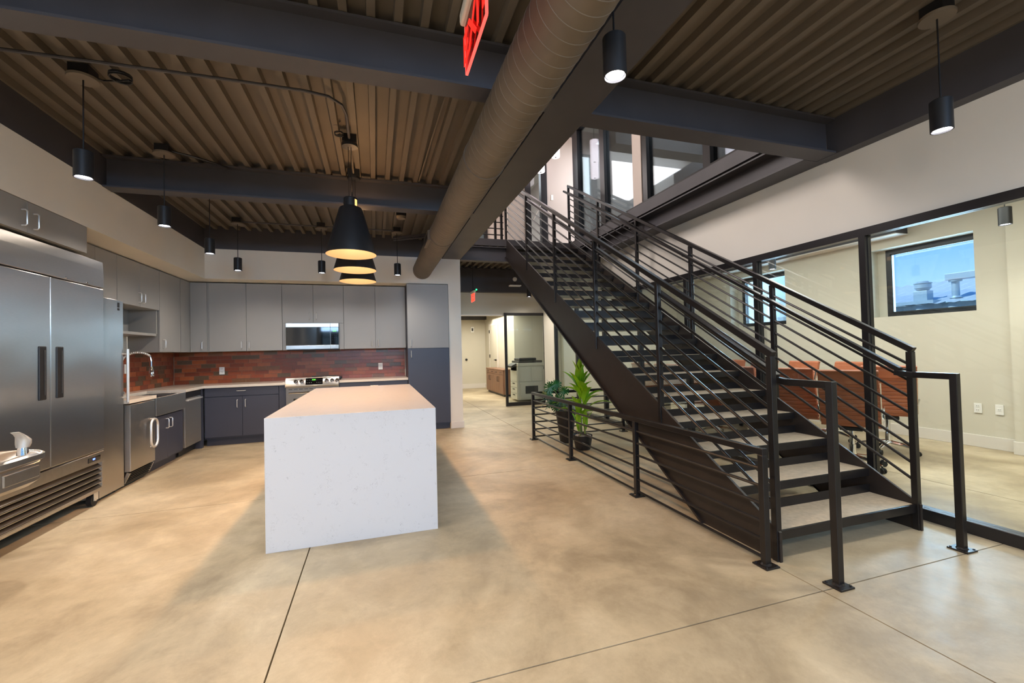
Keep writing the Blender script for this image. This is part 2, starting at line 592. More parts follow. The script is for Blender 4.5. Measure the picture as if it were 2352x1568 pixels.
# far corridor wall with the opening to the copy room
struct('wall_far_header', 'cream', (1.3, 4.3, 9.86, 9.98, 2.2, 2.71))
struct('wall_far_right', 'cream', (4.0, 4.3, 9.86, 9.98, 0, 2.2))
struct('trim_1', 'white', (1.3, 2.93, 9.84, 10.0, 2.17, 2.2))
struct('wall_copy_room_back', 'cream', (1.3, 3.84, 15.35, 15.5, 0, 2.9))
struct('wall_copy_room_right', 'cream', (3.84, 3.94, 11.9, 15.5, 0, 2.9))
struct('wall_copy_room_side', 'cream', (3.94, 6.0, 11.9, 12.0, 0, 2.9))
struct('wall_copy_room_end', 'cream', (6.0, 6.1, 9.98, 12.0, 0, 2.9))
struct('ceiling_copy_room', 'deck', (1.3, 6.1, 9.98, 15.5, 2.9, 3.0))
struct('copy_room_beam', 'beam', (1.3, 3.84, 15.1, 15.35, 2.47, 2.75))
struct('copy_room_duct_box', 'beam', (3.0, 3.7, 12.9, 13.4, 2.45, 2.9))
struct('baseboard_copy_back', 'white', (1.3, 3.83, 15.32, 15.35, 0, 0.16))
struct('baseboard_copy_right', 'white', (3.81, 3.84, 11.9, 15.35, 0, 0.12))

# ---- meeting room
cw = MB()
for b in ((7.15, 7.45, -0.6, 3.36, 0, 3.1), (7.15, 7.45, 4.57, 5.97, 0, 3.1), (7.15, 7.45, 7.25, 9.1, 0, 3.1),
          (7.15, 7.45, 3.36, 4.57, 0, 1.70), (7.15, 7.45, 3.36, 4.57, 2.70, 3.1), (7.15, 7.45, 5.97, 7.25, 0, 1.70), (7.15, 7.45, 5.97, 7.25, 2.70, 3.1)):
    cw.box(*b)
cw.build('wall_right', 'cream', kind='structure')
struct('wall_right_pier', 'cream', (7.03, 7.149, -0.5, 3.02, 0, 3.1))
struct('wall_meeting_far', 'cream', (4.06, 7.15, 8.95, 9.1, 0, 3.1))
struct('wall_meeting_near', 'cream', (4.06, 7.15, -0.6, -0.5, 0, 3.1))
struct('ceiling_meeting', 'gypsum', (4.06, 7.15, -0.6, 8.95, 3.1, 3.2))
struct('baseboard_right', 'white', (7.13, 7.15, 3.03, 8.95, 0, 0.15), bevel=0.004)
struct('baseboard_pier', 'white', (7.01, 7.03, -0.5, 3.03, 0, 0.15), bevel=0.004)
mb_ = MB().box(6.9, 7.148, 4.05, 8.9, 2.84, 3.1)
o = mb_.build('meeting_room_beam', 'beam', kind='structure')
struct('beam_lit_edge', 'white', (6.89, 7.148, 4.04, 8.9, 2.828, 2.84))  # lit lower edge of the beam put in as a white strip
# outside windows
for n_, (y0, y1) in enumerate(((3.36, 4.45), (5.97, 7.12))):
    f = MB()
    X0, X1 = 7.34, 7.42
    f.box(X0, X1, y0, y1, 1.70, 1.76).box(X0, X1, y0, y1, 2.63, 2.70).box(X0, X1, y0, y0 + .05, 1.76, 2.63).box(X0, X1, y1 - .06, y1, 1.76, 2.63)
    w = f.build('window_%d' % (n_ + 1), 'frame', kind='structure')
    bx('glass_pane', 'glass_blue', (7.37, 7.376, y0 + .05, y1 - .06, 1.76, 2.63), w)
    rv = MB().box(7.36, 7.40, y1, 4.57 if n_ == 0 else 7.25, 1.70, 2.70)
    rv.build('window_reveal', 'cream', w)
    st = MB().box(7.33, 7.345, y0 + .05, y1 - .06, 1.755, 1.775).box(7.33, 7.345, y0 + .05, y1 - .06, 2.615, 2.632).box(7.33, 7.345, y1 - .085, y1 - .065, 1.76, 2.63)
    st.build('glazing_bead', 'black', w)

# ---- wall above the glass partition, partition frames
struct('wall_right_upper', 'wall', (3.93, 4.06, -5, 9.86, 2.29, 3.39))
struct('wall_partition_end', 'wall', (3.93, 4.06, 9.1, 9.86, 0, 2.29))
gp = struct('glass_partition', 'frame', (3.895, 3.97, -4.9, 9.1, 2.225, 2.292))
bx('bottom_rail', 'frame', (3.885, 3.98, -4.9, 9.1, 0.0, 0.085), gp, bevel=0.004)
my = [-3.8, -1.6, 0.45, 2.51, 3.58, 4.68, 5.76, 6.86, 7.96, 9.05]
for y in my:
    a = bx('mullion', 'frame', (3.895, 3.97, y, y + 0.05, 0.085, 2.225), gp)
    bx('gasket', 'black', (3.925, 3.940, y - 0.004, y, 0.085, 2.225), a)
for a, b in zip(my[:-1], my[1:]):
    bx('glass_pane', 'glass', (3.928, 3.936, a + .05, b, 0.085, 2.225), gp)

# ---- front wall behind the camera with storefront glazing
struct('wall_front', 'wall', (-2.55, 3.93, -5.15, -5.0, 2.95, 3.39))
struct('wall_front_left', 'wall', (-2.55, -2.3, -5.15, -5.0, 0, 2.95))
struct('wall_front_right', 'wall', (3.8, 4.06, -5.15, -5.0, 0, 2.95))
sf = struct('storefront_window', 'frame', (-2.3, 3.8, -5.12, -5.03, 2.87, 2.95))
bx('bottom_rail', 'frame', (-2.3, 3.8, -5.12, -5.03, 0, 0.1), sf)
for x in (-2.3, -1.1, 0.1, 1.3, 2.5, 3.72):
    bx('mullion', 'frame', (x, x + .08, -5.12, -5.03, 0.1, 2.87), sf)
bx('glass_pane', 'glass_blue', (-2.3, 3.8, -5.08, -5.07, 0.1, 2.87), sf)


# ---- steel beams
def wbeam(name, ax, a0, a1, c, z0, depth, bf, tf=0.016, tw=0.012, mt='beam'):
    h = bf / 2
    z1 = z0 + depth
    poly = [(c - h, z0), (c + h, z0), (c + h, z0 + tf), (c + tw / 2, z0 + tf), (c + tw / 2, z1 - tf), (c + h, z1 - tf), (c + h, z1), (c - h, z1), (c - h, z1 - tf), (c - tw / 2, z1 - tf), (c - tw / 2, z0 + tf), (c - h, z0 + tf)]
    return MB().prism(poly, ax, a0, a1).build(name, mt, kind='structure')


wbeam('ceiling_beam', 'y', -5, 7.535, 1.297, 2.973, 0.36, 0.322)
wbeam('ceiling_beam', 'x', -2.42, 1.135, 2.637, 2.973, 0.305, 0.155)
wbeam('ceiling_beam', 'x', -2.42, 1.135, 5.052, 2.973, 0.305, 0.155)
wbeam('ceiling_beam', 'x', -2.42, 1.135, 0.2, 2.973, 0.305, 0.155)
wbeam('ceiling_beam', 'x', -2.42, 1.135, -2.3, 2.973, 0.305, 0.155)
wbeam('ceiling_beam', 'x', 1.459, 3.81, 2.737, 2.973, 0.305, 0.175)
wbeam('ceiling_beam', 'x', 1.459, 3.81, 0.0, 2.973, 0.305, 0.175)
wbeam('stairwell_beam', 'y', 2.83, 7.59, 3.79, 2.973, 0.24, 0.26)
wbeam('landing_beam', 'x', 1.459, 3.65, 7.68, 2.985, 0.265, 0.15)
struct('perimeter_beam_left', 'beam', (-2.56, -2.43, -5, 7.54, 2.985, 3.31))
struct('perimeter_beam_back', 'beam', (-2.43, 1.135, 7.54, 7.66, 2.987, 3.34))
struct('perimeter_beam_right', 'beam', (3.82, 3.93, -5, 2.83, 2.973, 3.34))
struct('perimeter_beam_far', 'beam', (1.3, 4.3, 9.68, 9.86, 2.71, 3.25))
# stairwell curb and landing fascia
struct('stairwell_curb', 'beam', (3.655, 3.92, 2.83, 7.6, 3.235, 3.385))
struct('curb_sill', 'frame', (3.70, 3.925, 2.83, 8.0, 3.385, 3.43))
struct('landing_fascia', 'beam', (1.459, 3.655, 7.6, 7.625, 3.268, 3.395))

# ---- metal deck ceilings (ribs run away from the camera)
def deck(x0, x1, y0, y1, z):
    p = 0.1525
    m0 = MB()
    pts = []
    x = math.floor(x0 / p) * p + 0.035
    while x < x1 + p:
        pts += [(x, z + .054), (x + .096, z + .054), (x + .101, z), (x + .1475, z)]
        x += p
    pts = [(min(max(a, x0), x1), b) for a, b in pts if x0 - .05 < a < x1 + .05]
    vs, fs = [], []
    for a, b in pts:
        vs += [(a, y0, b), (a, y1, b)]
    for i in range(len(pts) - 1):
        if pts[i + 1][0] - pts[i][0] > 1e-6:
            fs.append((2 * i, 2 * i + 1, 2 * i + 3, 2 * i + 2))
    m0.add(vs, fs)
    return m0.build('ceiling', 'deck', kind='structure')


deck(-2.5, 1.3, -5, 7.6, 3.285)
deck(1.3, 3.93, -5, 2.83, 3.285)
deck(1.3, 4.3, 7.62, 9.86, 3.262)
fs_ = MB()
for b in ((-3.2, 1.456, -5.15, 8.33, 3.35, 3.39), (1.456, 3.93, -5.15, 2.83, 3.35, 3.39), (1.3, 4.3, 7.626, 9.98, 3.325, 3.39), (1.3, 4.3, 9.98, 16, 3.312, 3.39), (3.925, 7.6, -5.15, 9.98, 3.30, 3.385)):
    fs_.box(*b)
fs_.build('floor_upper', 'gypsum', kind='structure')

# ---- upstairs shell seen through the stairwell
struct('wall_upstairs_facing', 'wallup', (3.60, 4.6, 8.6, 8.72, 3.39, 6.2))
struct('wall_upstairs_panel', 'wallup', (2.69, 3.09, 8.6, 8.72, 3.39, 6.2))
struct('wall_upstairs_over_door', 'wallup', (3.09, 3.6, 8.6, 8.72, 5.7, 6.2))
dd = struct('door_1', 'frame', (3.09, 3.22, 8.58, 8.7, 3.39, 5.7))
bx('door_frame', 'frame', (3.46, 3.60, 8.58, 8.7, 3.39, 5.7), dd)
bx('glass_pane', 'upglass', (3.22, 3.46, 8.63, 8.64, 3.39, 5.7), dd)
MB().tube([(3.25, 8.57, 4.1), (3.25, 8.55, 4.1), (3.44, 8.55, 4.45), (3.44, 8.57, 4.45)], 0.012).build('pull_handle', 'satin', dd, smooth=True)
struct('wall_upstairs_deep', 'wallup', (-1, 4.6, 13.0, 13.1, 3.39, 6.2))
dw = struct('window_4', 'frame', (2.70, 2.82, 12.9, 12.99, 3.39, 5.4))
bx('window_frame', 'frame', (3.28, 3.38, 12.9, 12.99, 3.39, 5.4), dw)
bx('glass_pane', 'upglass', (2.82, 3.28, 12.95, 12.96, 3.39, 5.4), dw)
struct('wall_upstairs_left', 'wallup', (-1.1, -1, 0.8, 13.1, 3.39, 6.2))
struct('wall_upstairs_near', 'wallup', (-1, 8, 0.7, 0.8, 3.39, 6.2))
struct('wall_upstairs_office', 'wallup', (7.6, 7.7, 0.8, 9.0, 3.39, 6.2))
struct('wall_upstairs_office_end', 'wallup', (4.6, 7.6, 8.6, 8.72, 3.39, 6.2))
struct('wall_upstairs_deep_side', 'wallup', (4.6, 4.7, 8.72, 13.0, 3.39, 6.2))
struct('ceiling_upstairs', 'gypsum', (-1.1, 7.7, 0.7, 13.1, 6.2, 6.3))
struct('upstairs_office_beam', 'beam', (4.1, 7.6, 6.6, 6.9, 4.95, 5.3))
struct('upstairs_office_beam', 'beam', (6.9, 7.2, 2.0, 8.6, 5.2, 5.5))
struct('upstairs_office_screen', 'frame', (7.5, 7.59, 4.4, 6.4, 3.39, 4.9))
ug = struct('upstairs_glass_wall', 'frame', (3.90, 4.02, 2.83, 8.0, 5.7, 5.8))
for a, b in ((4.19, 4.31), (5.45, 5.57), (6.68, 6.83), (7.70, 7.92), (3.0, 3.08)):
    bx('mullion', 'frame', (3.90, 4.02, a, b, 3.42, 5.7), ug)
bx('mullion_cover', 'wallup', (3.89, 4.02, 5.575, 5.80, 3.42, 5.7), ug)
for a, b in ((3.08, 4.19), (4.31, 5.45), (5.8, 6.68), (6.83, 7.70)):
    bx('glass_pane', 'upglass', (3.955, 3.963, a, b, 3.43, 5.7), ug)

# ---- brick tile backsplash: every tile a piece of the wall behind it
rows, zb0, zt0 = 8, 0.918, 1.428
rh = (zt0 - zb0) / rows
rng = random.Random(5)


def tile_mesh(i, w, face):
    g = 0.0024
    d = 0.010
    m0 = MB()
    if face == 'back':
        m0.box(g, w - g, -d, 0, g, rh - g)
    else:
        m0.box(0, d, g, w - g, g, rh - g)
    return m0.mesh('tile_%s_%d' % (face, i), 'tile%d' % i)


def lay(face, a0, a1, parent):
    cache = {}
    tw = 0.2
    for r in range(rows):
        a = a0 - (tw / 2 if r % 2 else 0) - 0.03 * (r % 3)
        while a < a1 - 0.004:
            s_, e_ = max(a, a0), min(a + tw, a1)
            a += tw
            w = round(e_ - s_, 3)
            if w < 0.02:
                continue
            i = rng.choices(range(6), (5, 4, 4, 2, 3, 2))[0]
            k_ = (i, w)
            if k_ not in cache:
                cache[k_] = tile_mesh(i, w, face)
            o = bpy.data.objects.new('tile', cache[k_])
            COL.objects.link(o)
            o.parent = parent
            z = zb0 + r * rh
            jit = rng.uniform(0, 0.0015)
            o.location = (s_, 8.178 - jit, z) if face == 'back' else (-3.078 + jit, s_, z)


lay('back', -3.06, 0.51, wb)
wl = bpy.data.objects['wall_left']
lay('left', 5.55, 8.165, wl)
bx('grout_bed', 'grout', (-3.075, 0.51, 8.174, 8.181, 0.915, 1.43), wb)
bx('grout_bed', 'grout', (-3.081, -3.074, 5.55, 8.175, 0.915, 1.43), wl)
# tiles continue up behind the open shelf
for r in range(8, 12):
    for k_ in range(3):
        i = rng.choice((0, 1, 2, 3, 5))
        o = bpy.data.objects.new('tile', tile_mesh(i, 0.2, 'left'))
        COL.objects.link(o)
        o.parent = wl
        o.location = (-3.078, 5.6 + 0.2 * k_ + (0.1 if r % 2 else 0), zb0 + r * rh)


# ================================================================== KITCHEN
def handle_part(parent, x, z, length=0.115, vertical=True, y=-0.022, mt='satin', r=0.0055):
    """U-shaped bar pull in the cabinet's own frame (front is -y)"""
    e_ = length / 2
    o_ = 0.032
    if vertical:
        path = [(x, y, z - e_), (x, y - o_ * .7, z - e_), (x, y - o_, z - e_ + .01), (x, y - o_, z + e_ - .01), (x, y - o_ * .7, z + e_), (x, y, z + e_)]
    else:
        path = [(x - e_, y, z), (x - e_, y - o_ * .7, z), (x - e_ + .01, y - o_, z), (x + e_ - .01, y - o_, z), (x + e_, y - o_ * .7, z), (x + e_, y, z)]
    return MB().tube(path, r, 8).build('handle', mt, parent, smooth=True, world=False)


def cabinet(name, label, loc, rotz, w, d, h, mt, fronts, toe=0.0, cat='cabinet', open_body=None, group=None):
    """fronts: (kind, x0, x1, z0, z1, handle x, handle z, vertical) ; z relative to the cabinet"""
    t = thing(name, label, cat, loc, rotz, group)
    body = MB()
    if open_body:
        for b in open_body:
            body.box(*b)
    else:
        body.box(0, w, 0.0, d, toe, h)
    body.build('cabinet_body', mt, t, world=False)
    if toe:
        MB().box(0.0, w, 0.075, d, 0, toe).build('toe_kick', 'cab_dark' if mt != 'navy_cab' else 'navy_cab', t, world=False)
    for fr in fronts:
        kind, x0, x1, z0, z1, hx, hz, vert = fr[:8]
        fm = fr[8] if len(fr) > 8 else mt
        g = 0.002
        dd_ = MB().box(x0 + g, x1 - g, -0.021, -0.002, z0 + g, z1 - g).build(kind, fm, t, bevel=0.0015, world=False)
        if hx is not None:
            handle_part(dd_, hx, hz, vertical=vert)
    return t


YU = 7.871          # wall cabinets: body front, doors stand 2 cm proud
ZT, ZB = 2.515, 1.43
hU = ZT - ZB
cabinet('wall_cabinet', 'narrow grey wall cabinet in the corner of the back wall', (-2.73, YU, ZB), 0, .235, .30, hU, 'grey_cab',
        [('cabinet_door', 0.0, .225, 0, hU, .165, .10, True)])
cabinet('wall_cabinet', 'tall grey two-door wall cabinet above the left outlet of the tile backsplash', (-2.495, YU, ZB), 0, 1.045, .30, hU, 'grey_cab',
        [('cabinet_door', 0.015, .530, 0, hU, .465, .10, True), ('cabinet_door', .530, 1.045, 0, hU, .575, .10, True)])
cabinet('wall_cabinet', 'short grey two-door wall cabinet directly above the microwave', (-1.448, YU, 1.872), 0, .938, .30, ZT - 1.872, 'grey_cab',
        [('cabinet_door', 0, .465, 0, ZT - 1.872, .41, .12, True), ('cabinet_door', .465, .938, 0, ZT - 1.872, .515, .12, True)])
cabinet('wall_cabinet', 'tall grey two-door wall cabinet between microwave and tall pantry', (-.508, YU, ZB), 0, 1.025, .30, hU, 'grey_cab',
        [('cabinet_door', 0.0, .512, 0, hU, .452, .10, True), ('cabinet_door', .512, 1.025, 0, hU, .560, .10, True)])
fp = thing('filler_panel', 'grey filler panel left of the microwave', 'panel', (-1.446, 7.86, 1.43))
MB().box(-1.446, -1.388, 7.855, 8.17, 1.43, 1.871).build('panel', 'grey_cab', fp)
fp = thing('filler_panel', 'grey filler panel right of the microwave', 'panel', (-.58, 7.86, 1.43))
MB().box(-.583, -.510, 7.855, 8.17, 1.43, 1.871).build('panel', 'grey_cab', fp)

# tall pantry, grey above and navy below
cabinet('pantry_cabinet', 'tall pantry cabinet with grey upper door and navy lower door', (.523, 7.542, 0), 0, .706, .63, ZT + .006, 'navy_cab',
        [('cabinet_door', 0, .706, .115, 1.41, .055, 1.315, True), ('cabinet_door', 0, .706, 1.414, ZT + .006, .055, 1.505, True, 'grey_cab')], toe=.1)

# left run wall cabinets (front faces +x): local x -> world y
R90 = math.radians(90)
XU = -2.751
cabinet('wall_cabinet', 'grey single-door wall cabinet just past the big refrigerator', (XU, 5.08, 1.97), R90, .795, .32, ZT - 1.97, 'grey_cab',
        [('cabinet_door', 0, .405, 0, ZT - 1.97, None, 0, True), ('cabinet_door', .405, .795, 0, ZT - 1.97, None, 0, True)])
cabinet('wall_cabinet', 'grey two-door wall cabinet with an open cubby shelf beneath it', (XU, 5.88, 1.64), R90, .985, .32, ZT - 1.64, 'grey_cab',
        [('cabinet_door', 0, .490, .34, ZT - 1.64, .452, .45, True), ('cabinet_door', .490, .985, .34, ZT - 1.64, .545, .45, True)],
        open_body=[(0, .985, 0, .32, .34, ZT - 1.64), (0, .02, 0, .32, .03, .34), (0, .955, 0.004, .32, .0, .032), (0, .985, .30, .32, .03, .34), (.945, .965, 0, .32, .03, .34)])
cabinet('wall_cabinet', 'tall narrow grey wall cabinet left of the sink corner', (XU, 6.87, ZB), R90, .635, .32, hU, 'grey_cab',
        [('cabinet_door', 0, .630, 0, hU, .085, .11, True)])
fp = thing('filler_panel', 'light grey corner panel between the two runs of wall cabinets', 'panel', (XU, 7.6, ZB))
MB().box(XU + .001, XU + .02, 7.525, 7.868, ZB, ZT).build('panel', 'grey_cab', fp)
cabinet('bridge_cabinet', 'blue-grey two-door cabinet directly above the stainless refrigerator', (-2.451, 3.61, 2.292), R90, 1.16, .60, .235, 'grey_cab',
        [('cabinet_door', -.0, .47, 0, .235, .415, .10, True), ('cabinet_door', .47, 1.16, 0, .235, .53, .10, True)])

# base cabinets, back run
YB = 7.592
zc = 0.878
cabinet('base_cabinet', 'navy base cabinet with one wide drawer over two doors', (-2.46, YB, 0), 0, 1.0, .58, zc, 'navy_cab',
        [('cabinet_drawer', 0, 1.0, .745, .872, .487, .825, False), ('cabinet_door', 0, .5, .135, .74, .435, .63, True), ('cabinet_door', .5, 1.0, .135, .74, .545, .63, True)], toe=.115)
fp = thing('filler_panel', 'narrow navy filler panel left of the range', 'panel', (-1.42, YB, 0))
MB().box(-1.456, -1.356, YB - .01, 8.17, 0, zc).build('panel', 'navy_cab', fp)
cabinet('base_cabinet', 'navy base cabinet right of the range with two doors', (-.572, YB, 0), 0, 1.09, .58, zc, 'navy_cab',
        [('cabinet_drawer', 0, 1.09, .745, .872, .54, .81, False), ('cabinet_door', 0, .545, .135, .74, .49, .63, True), ('cabinet_door', .545, 1.09, .135, .74, .60, .63, True)], toe=.115)
# left run base
cabinet('sink_base_cabinet', 'navy two-door base cabinet under the apron sink', (-2.50, 6.075, 0), R90, .815, .57, .655, 'navy_cab',
        [('cabinet_door', 0, .34, .12, .65, .30, .545, True), ('cabinet_door', .34, .79, .12, .65, .40, .545, True)], toe=.1)
fp = thing('corner_panel', 'dark navy corner panel between dishwasher and base cabinet', 'panel', (-2.5, 7.55, 0))
MB().box(-3.07, -2.475, 7.50, 7.575, 0, zc).box(-3.07, -2.55, 7.575, 7.70, 0, .1).build('panel', 'navy_cab', fp)

# countertops
ct = thing('countertop', 'cream quartz countertop wrapping the corner past the sink', 'countertop', (-2.5, 7.6, .9))
m0 = MB()
m0.box(-3.07, -1.357, 7.545, 8.168, .88, .918)
m0.box(-3.07, -2.455, 6.92, 7.545, .88, .918)
m0.box(-3.07, -2.90, 6.09, 6.92, .88, .918)
m0.build('worktop', 'counter', ct, bevel=.002)
ct = thing('countertop', 'short cream countertop over the stainless ice maker', 'countertop', (-2.7, 5.8, .9))
MB().box(-3.07, -2.455, 5.5, 6.085, .88, .918).build('worktop', 'counter', ct, bevel=.002)
ct = thing('countertop', 'cream countertop between the range and the tall pantry', 'countertop', (0, 7.8, .9))
MB().box(-.572, .52, 7.545, 8.168, .88, .918).build('worktop', 'counter', ct, bevel=.002)

# apron sink
sk = thing('apron_sink', 'stainless farmhouse apron sink between ice maker and dishwasher', 'sink', (-2.7, 6.5, .66))
m0 = MB()
y0, y1 = 6.092, 6.915
m0.box(-2.485, -2.46, y0, y1, .665, .885).box(-2.895, -2.87, y0, y1, .665, .885).box(-2.87, -2.485, y0, y0 + .02, .665, .885).box(-2.87, -2.485, y1 - .02, y1, .665, .885).box(-2.87, -2.485, y0, y1, .660, .675)
m0.build('basin', 'steel', sk, bevel=.006)
MB().lathe([(0.001, .676), (.04, .677), (.045, .682)], (-2.68, 6.5, 0)).build('drain', 'chrome', sk, smooth=True)

# faucet with coil neck
fa = thing('kitchen_faucet', 'chrome spring-neck faucet arching over the apron sink', 'faucet', (-2.98, 6.5, .918))
m0 = MB()
bxp = -2.98
m0.cyl((bxp, 6.5, .918), (bxp, 6.5, .95), .03).cyl((bxp, 6.5, .95), (bxp, 6.5, 1.30), .013)
m0.build('faucet_body', 'chrome', fa, smooth=True)
arc = [(bxp + .165 - .165 * math.cos(t), 6.5, 1.30 + .125 * math.sin(t)) for t in [PI * i / 14 for i in range(12)]]
coil = []
rs = []
m0 = MB().tube(arc, .011, 8)
tot = 40
for i in range(tot):
    f_ = i / (tot - 1) * (len(arc) - 1)
    a_ = int(min(f_, len(arc) - 2))
    p = Vector(arc[a_]).lerp(Vector(arc[a_ + 1]), f_ - a_)
    coil.append(p)
    rs.append(.0145 if i % 2 else .0105)
m0.tube(coil, rs, 10)
m0.build('spring_neck', 'satin', fa, smooth=True)
ex = arc[-1]
MB().tube([ex, (ex[0] + .012, 6.5, ex[2] - .06), (ex[0] + .014, 6.5, ex[2] - .15)], .009).build('hose', 'chrome', fa, smooth=True)
MB().lathe([(0.001, -.21), (.028, -.21), (.030, -.20), (.026, -.15), (.018, -.11), (.014, -.085), (0.001, -.08)], (ex[0] + .014, 6.5, ex[2] - .045), 20).build('spray_head', 'chrome', fa, smooth=True)
MB().tube([(bxp, 6.5, 1.02), (bxp + .02, 6.44, 1.03)], .008).build('lever', 'chrome', fa, smooth=True)

# ice maker
im = thing('ice_maker', 'stainless under-counter ice maker with big loop handle', 'ice maker', (-2.5, 5.8, 0))
MB().box(-3.05, -2.52, 5.51, 6.06, .03, .872).build('casing', 'black', im)
dr = MB().box(-2.52, -2.462, 5.535, 6.062, .165, .868).build('door', 'steel', im, bevel=.006)
lp = []
for t in range(13):
    a_ = PI * t / 12
    lp.append((0, -.0, 0))
hy, r_ = 5.955, .078
path = []
for t in range(9):
    a_ = PI * t / 8
    path.append((-2.425, hy + r_ * math.cos(a_), .58 + r_ * math.sin(a_)))
for t in range(9):
    a_ = PI + PI * t / 8
    path.append((-2.425, hy + r_ * math.cos(a_), .42 + r_ * math.sin(a_)))
path.append(path[0])
hh = MB().tube(path, .013, 8, caps=False)
hh.tube([(-2.465, hy, .658), (-2.425, hy, .658)], .009).tube([(-2.465, hy, .342), (-2.425, hy, .342)], .009)
hh.build('door_handle', 'satin', dr, smooth=True)
gr = MB().prism([(-2.47, .15), (-2.53, .02), (-2.55, .02), (-2.5, .16)], 'y', 5.54, 5.56).prism([(-2.47, .15), (-2.53, .02), (-2.55, .02), (-2.5, .16)], 'y', 6.035, 6.055)
gr.build('grille_frame', 'steel', im)
for q in range(6):
    z = .035 + q * .021
    MB().box(-2.535 + q * .008, -2.515 + q * .008, 5.56, 6.035, z, z + .008).build('grille_slat', 'black', im)

# dishwasher
dwm = thing('dishwasher', 'dark stainless dishwasher with bar handle beside the corner', 'dishwasher', (-2.5, 7.2, 0))
MB().box(-3.05, -2.515, 6.925, 7.495, .11, .872).build('casing', 'black', dwm)
dr = MB().box(-2.515, -2.475, 6.925, 7.485, .125, .79).build('door', 'steel', dwm, bevel=.004)
MB().box(-2.515, -2.475, 6.925, 7.485, .794, .868).build('control_panel', 'black', dwm, bevel=.004)
MB().box(-2.475, -2.44, 6.945, 7.465, .752, .772).build('door_handle', 'satin', dr, bevel=.005)
MB().box(-2.56, -2.55, 6.925, 7.485, .02, .115).build('kick_plate', 'black', dwm)
MB().box(-3.0, -2.6, 6.95, 7.0, 0, .115).box(-3.0, -2.6, 7.42, 7.47, 0, .115).build('foot', 'black', dwm)

# range
rg = thing('range', 'stainless slide-in electric range with angled knob panel', 'stove', (-.96, 7.5, 0))
MB().box(-1.35, -.578, 7.53, 8.165, .03, .905).build('oven_body', 'steel_h', rg)
MB().box(-1.352, -.576, 7.60, 8.16, .905, .925).build('glass_cooktop', 'plastic_black', rg, bevel=.004)
MB().box(-1.30, -.57, 8.09, 8.165, .925, .957).build('rear_vent', 'black', rg, bevel=.004)
for cx_, cy_ in ((-1.15, 7.78), (-.78, 7.78), (-1.15, 8.0), (-.78, 8.0)):
    MB().lathe([(.085, .9255), (.09, .9262), (.095, .9255)], (cx_, cy_, 0)).build('burner_ring', 'slot', rg)
cp = MB().prism([(7.475, .84), (7.47, .86), (7.545, .985), (7.60, .985), (7.60, .84)], 'x', -1.355, -.574).build('control_panel', 'steel_h', rg, bevel=.003)
nrm = Vector((0, -.8575, .5145))


def pan(x, s_):
    """point on the slanted control panel: s_ from 0 (low) to 1 (high)"""
    return Vector((x, 7.47 + .075 * s_, .86 + .125 * s_))


for x in (-1.205, -1.12, -.755, -.675, -.60 - .0):
    p = pan(x, .52)
    kb = MB().cyl(p, p + nrm * .012, .030, .030, 20).cyl(p + nrm * .012, p + nrm * .04, .022, .018, 20)
    kb.build('knob', 'chrome', cp, smooth=True)
m0 = MB()
a_, b_ = pan(-1.065, .12), pan(-.815, .9)
p0, p1, p2, p3 = pan(-1.065, .12), pan(-.815, .12), pan(-.815, .9), pan(-1.065, .9)
m0.add([q + nrm * .001 for q in (p0, p1, p2, p3)] + [q + nrm * .004 for q in (p0, p1, p2, p3)], [(0, 3, 2, 1), (4, 5, 6, 7), (0, 1, 5, 4), (1, 2, 6, 5), (2, 3, 7, 6), (3, 0, 4, 7)])
m0.build('display', 'plastic_black', cp)
rot = Matrix(((1, 0, 0), (0, .5145, -.8575), (0, .8575, .5145))).to_4x4()


def on_panel(s_, tx, ty, mt, size):
    q = pan(tx, ty) + nrm * .0045
    Mx = rot.copy()
    Mx.translation = q - Vector(rg.location)
    text('display_text', s_, mt, Mx, size, rg, 0.0004)


on_panel('8:88', -.945, .68, 'green_disp', .030)
for tx in (-1.04, -1.01, -.98, -.90, -.87, -.84):
    on_panel('--', tx, .66, 'plate', .018)
    on_panel('oo', tx, .35, 'plate', .012)
od = MB().box(-1.348, -.58, 7.505, 7.53, .20, .825).build('oven_door', 'steel_h', rg, bevel=.004)
MB().box(-1.24, -.69, 7.500, 7.506, .30, .66).build('oven_window', 'plastic_black', od, bevel=.003)
MB().tube([(-1.30, 7.505, .755), (-1.30, 7.455, .755), (-.63, 7.455, .755), (-.63, 7.505, .755)], .012).build('oven_handle', 'chrome', od, smooth=True)
for k_ in range(9):
    MB().box(-1.31 + k_ * .075, -1.255 + k_ * .075, 7.502, 7.506, .805, .812).build('vent_slot', 'black', od)
MB().box(-1.348, -.58, 7.507, 7.53, .04, .19).build('warming_drawer', 'steel_h', rg, bevel=.004)

# microwave
mw = thing('microwave', 'stainless over-the-range microwave with dark glass door', 'microwave', (-.985, 7.8, 1.44))
MB().box(-1.383, -.587, 7.79, 8.17, 1.44, 1.866).build('casing', 'steel_h', mw)
d_ = MB().box(-1.383, -.716, 7.765, 7.79, 1.505, 1.80).build('door', 'plastic_black', mw, bevel=.002)
MB().box(-1.335, -.75, 7.7635, 7.7655, 1.53, 1.76).build('door_window', 'plastic_black', d_)
MB().box(-.712, -.587, 7.765, 7.79, 1.505, 1.80).build('keypad', 'plastic_black', mw, bevel=.002)
MB().box(-1.383, -.716, 7.762, 7.79, 1.802, 1.866).box(-.713, -.587, 7.762, 7.79, 1.802, 1.866).build('upper_trim', 'steel_h', mw, bevel=.002)
MB().box(-1.383, -.716, 7.762, 7.79, 1.44, 1.503).box(-.713, -.587, 7.762, 7.79, 1.44, 1.503).build('lower_trim', 'steel_h', mw, bevel=.002)
MB().box(-1.37, -.60, 7.80, 8.15, 1.425, 1.44).build('vent_grille', 'black', mw)
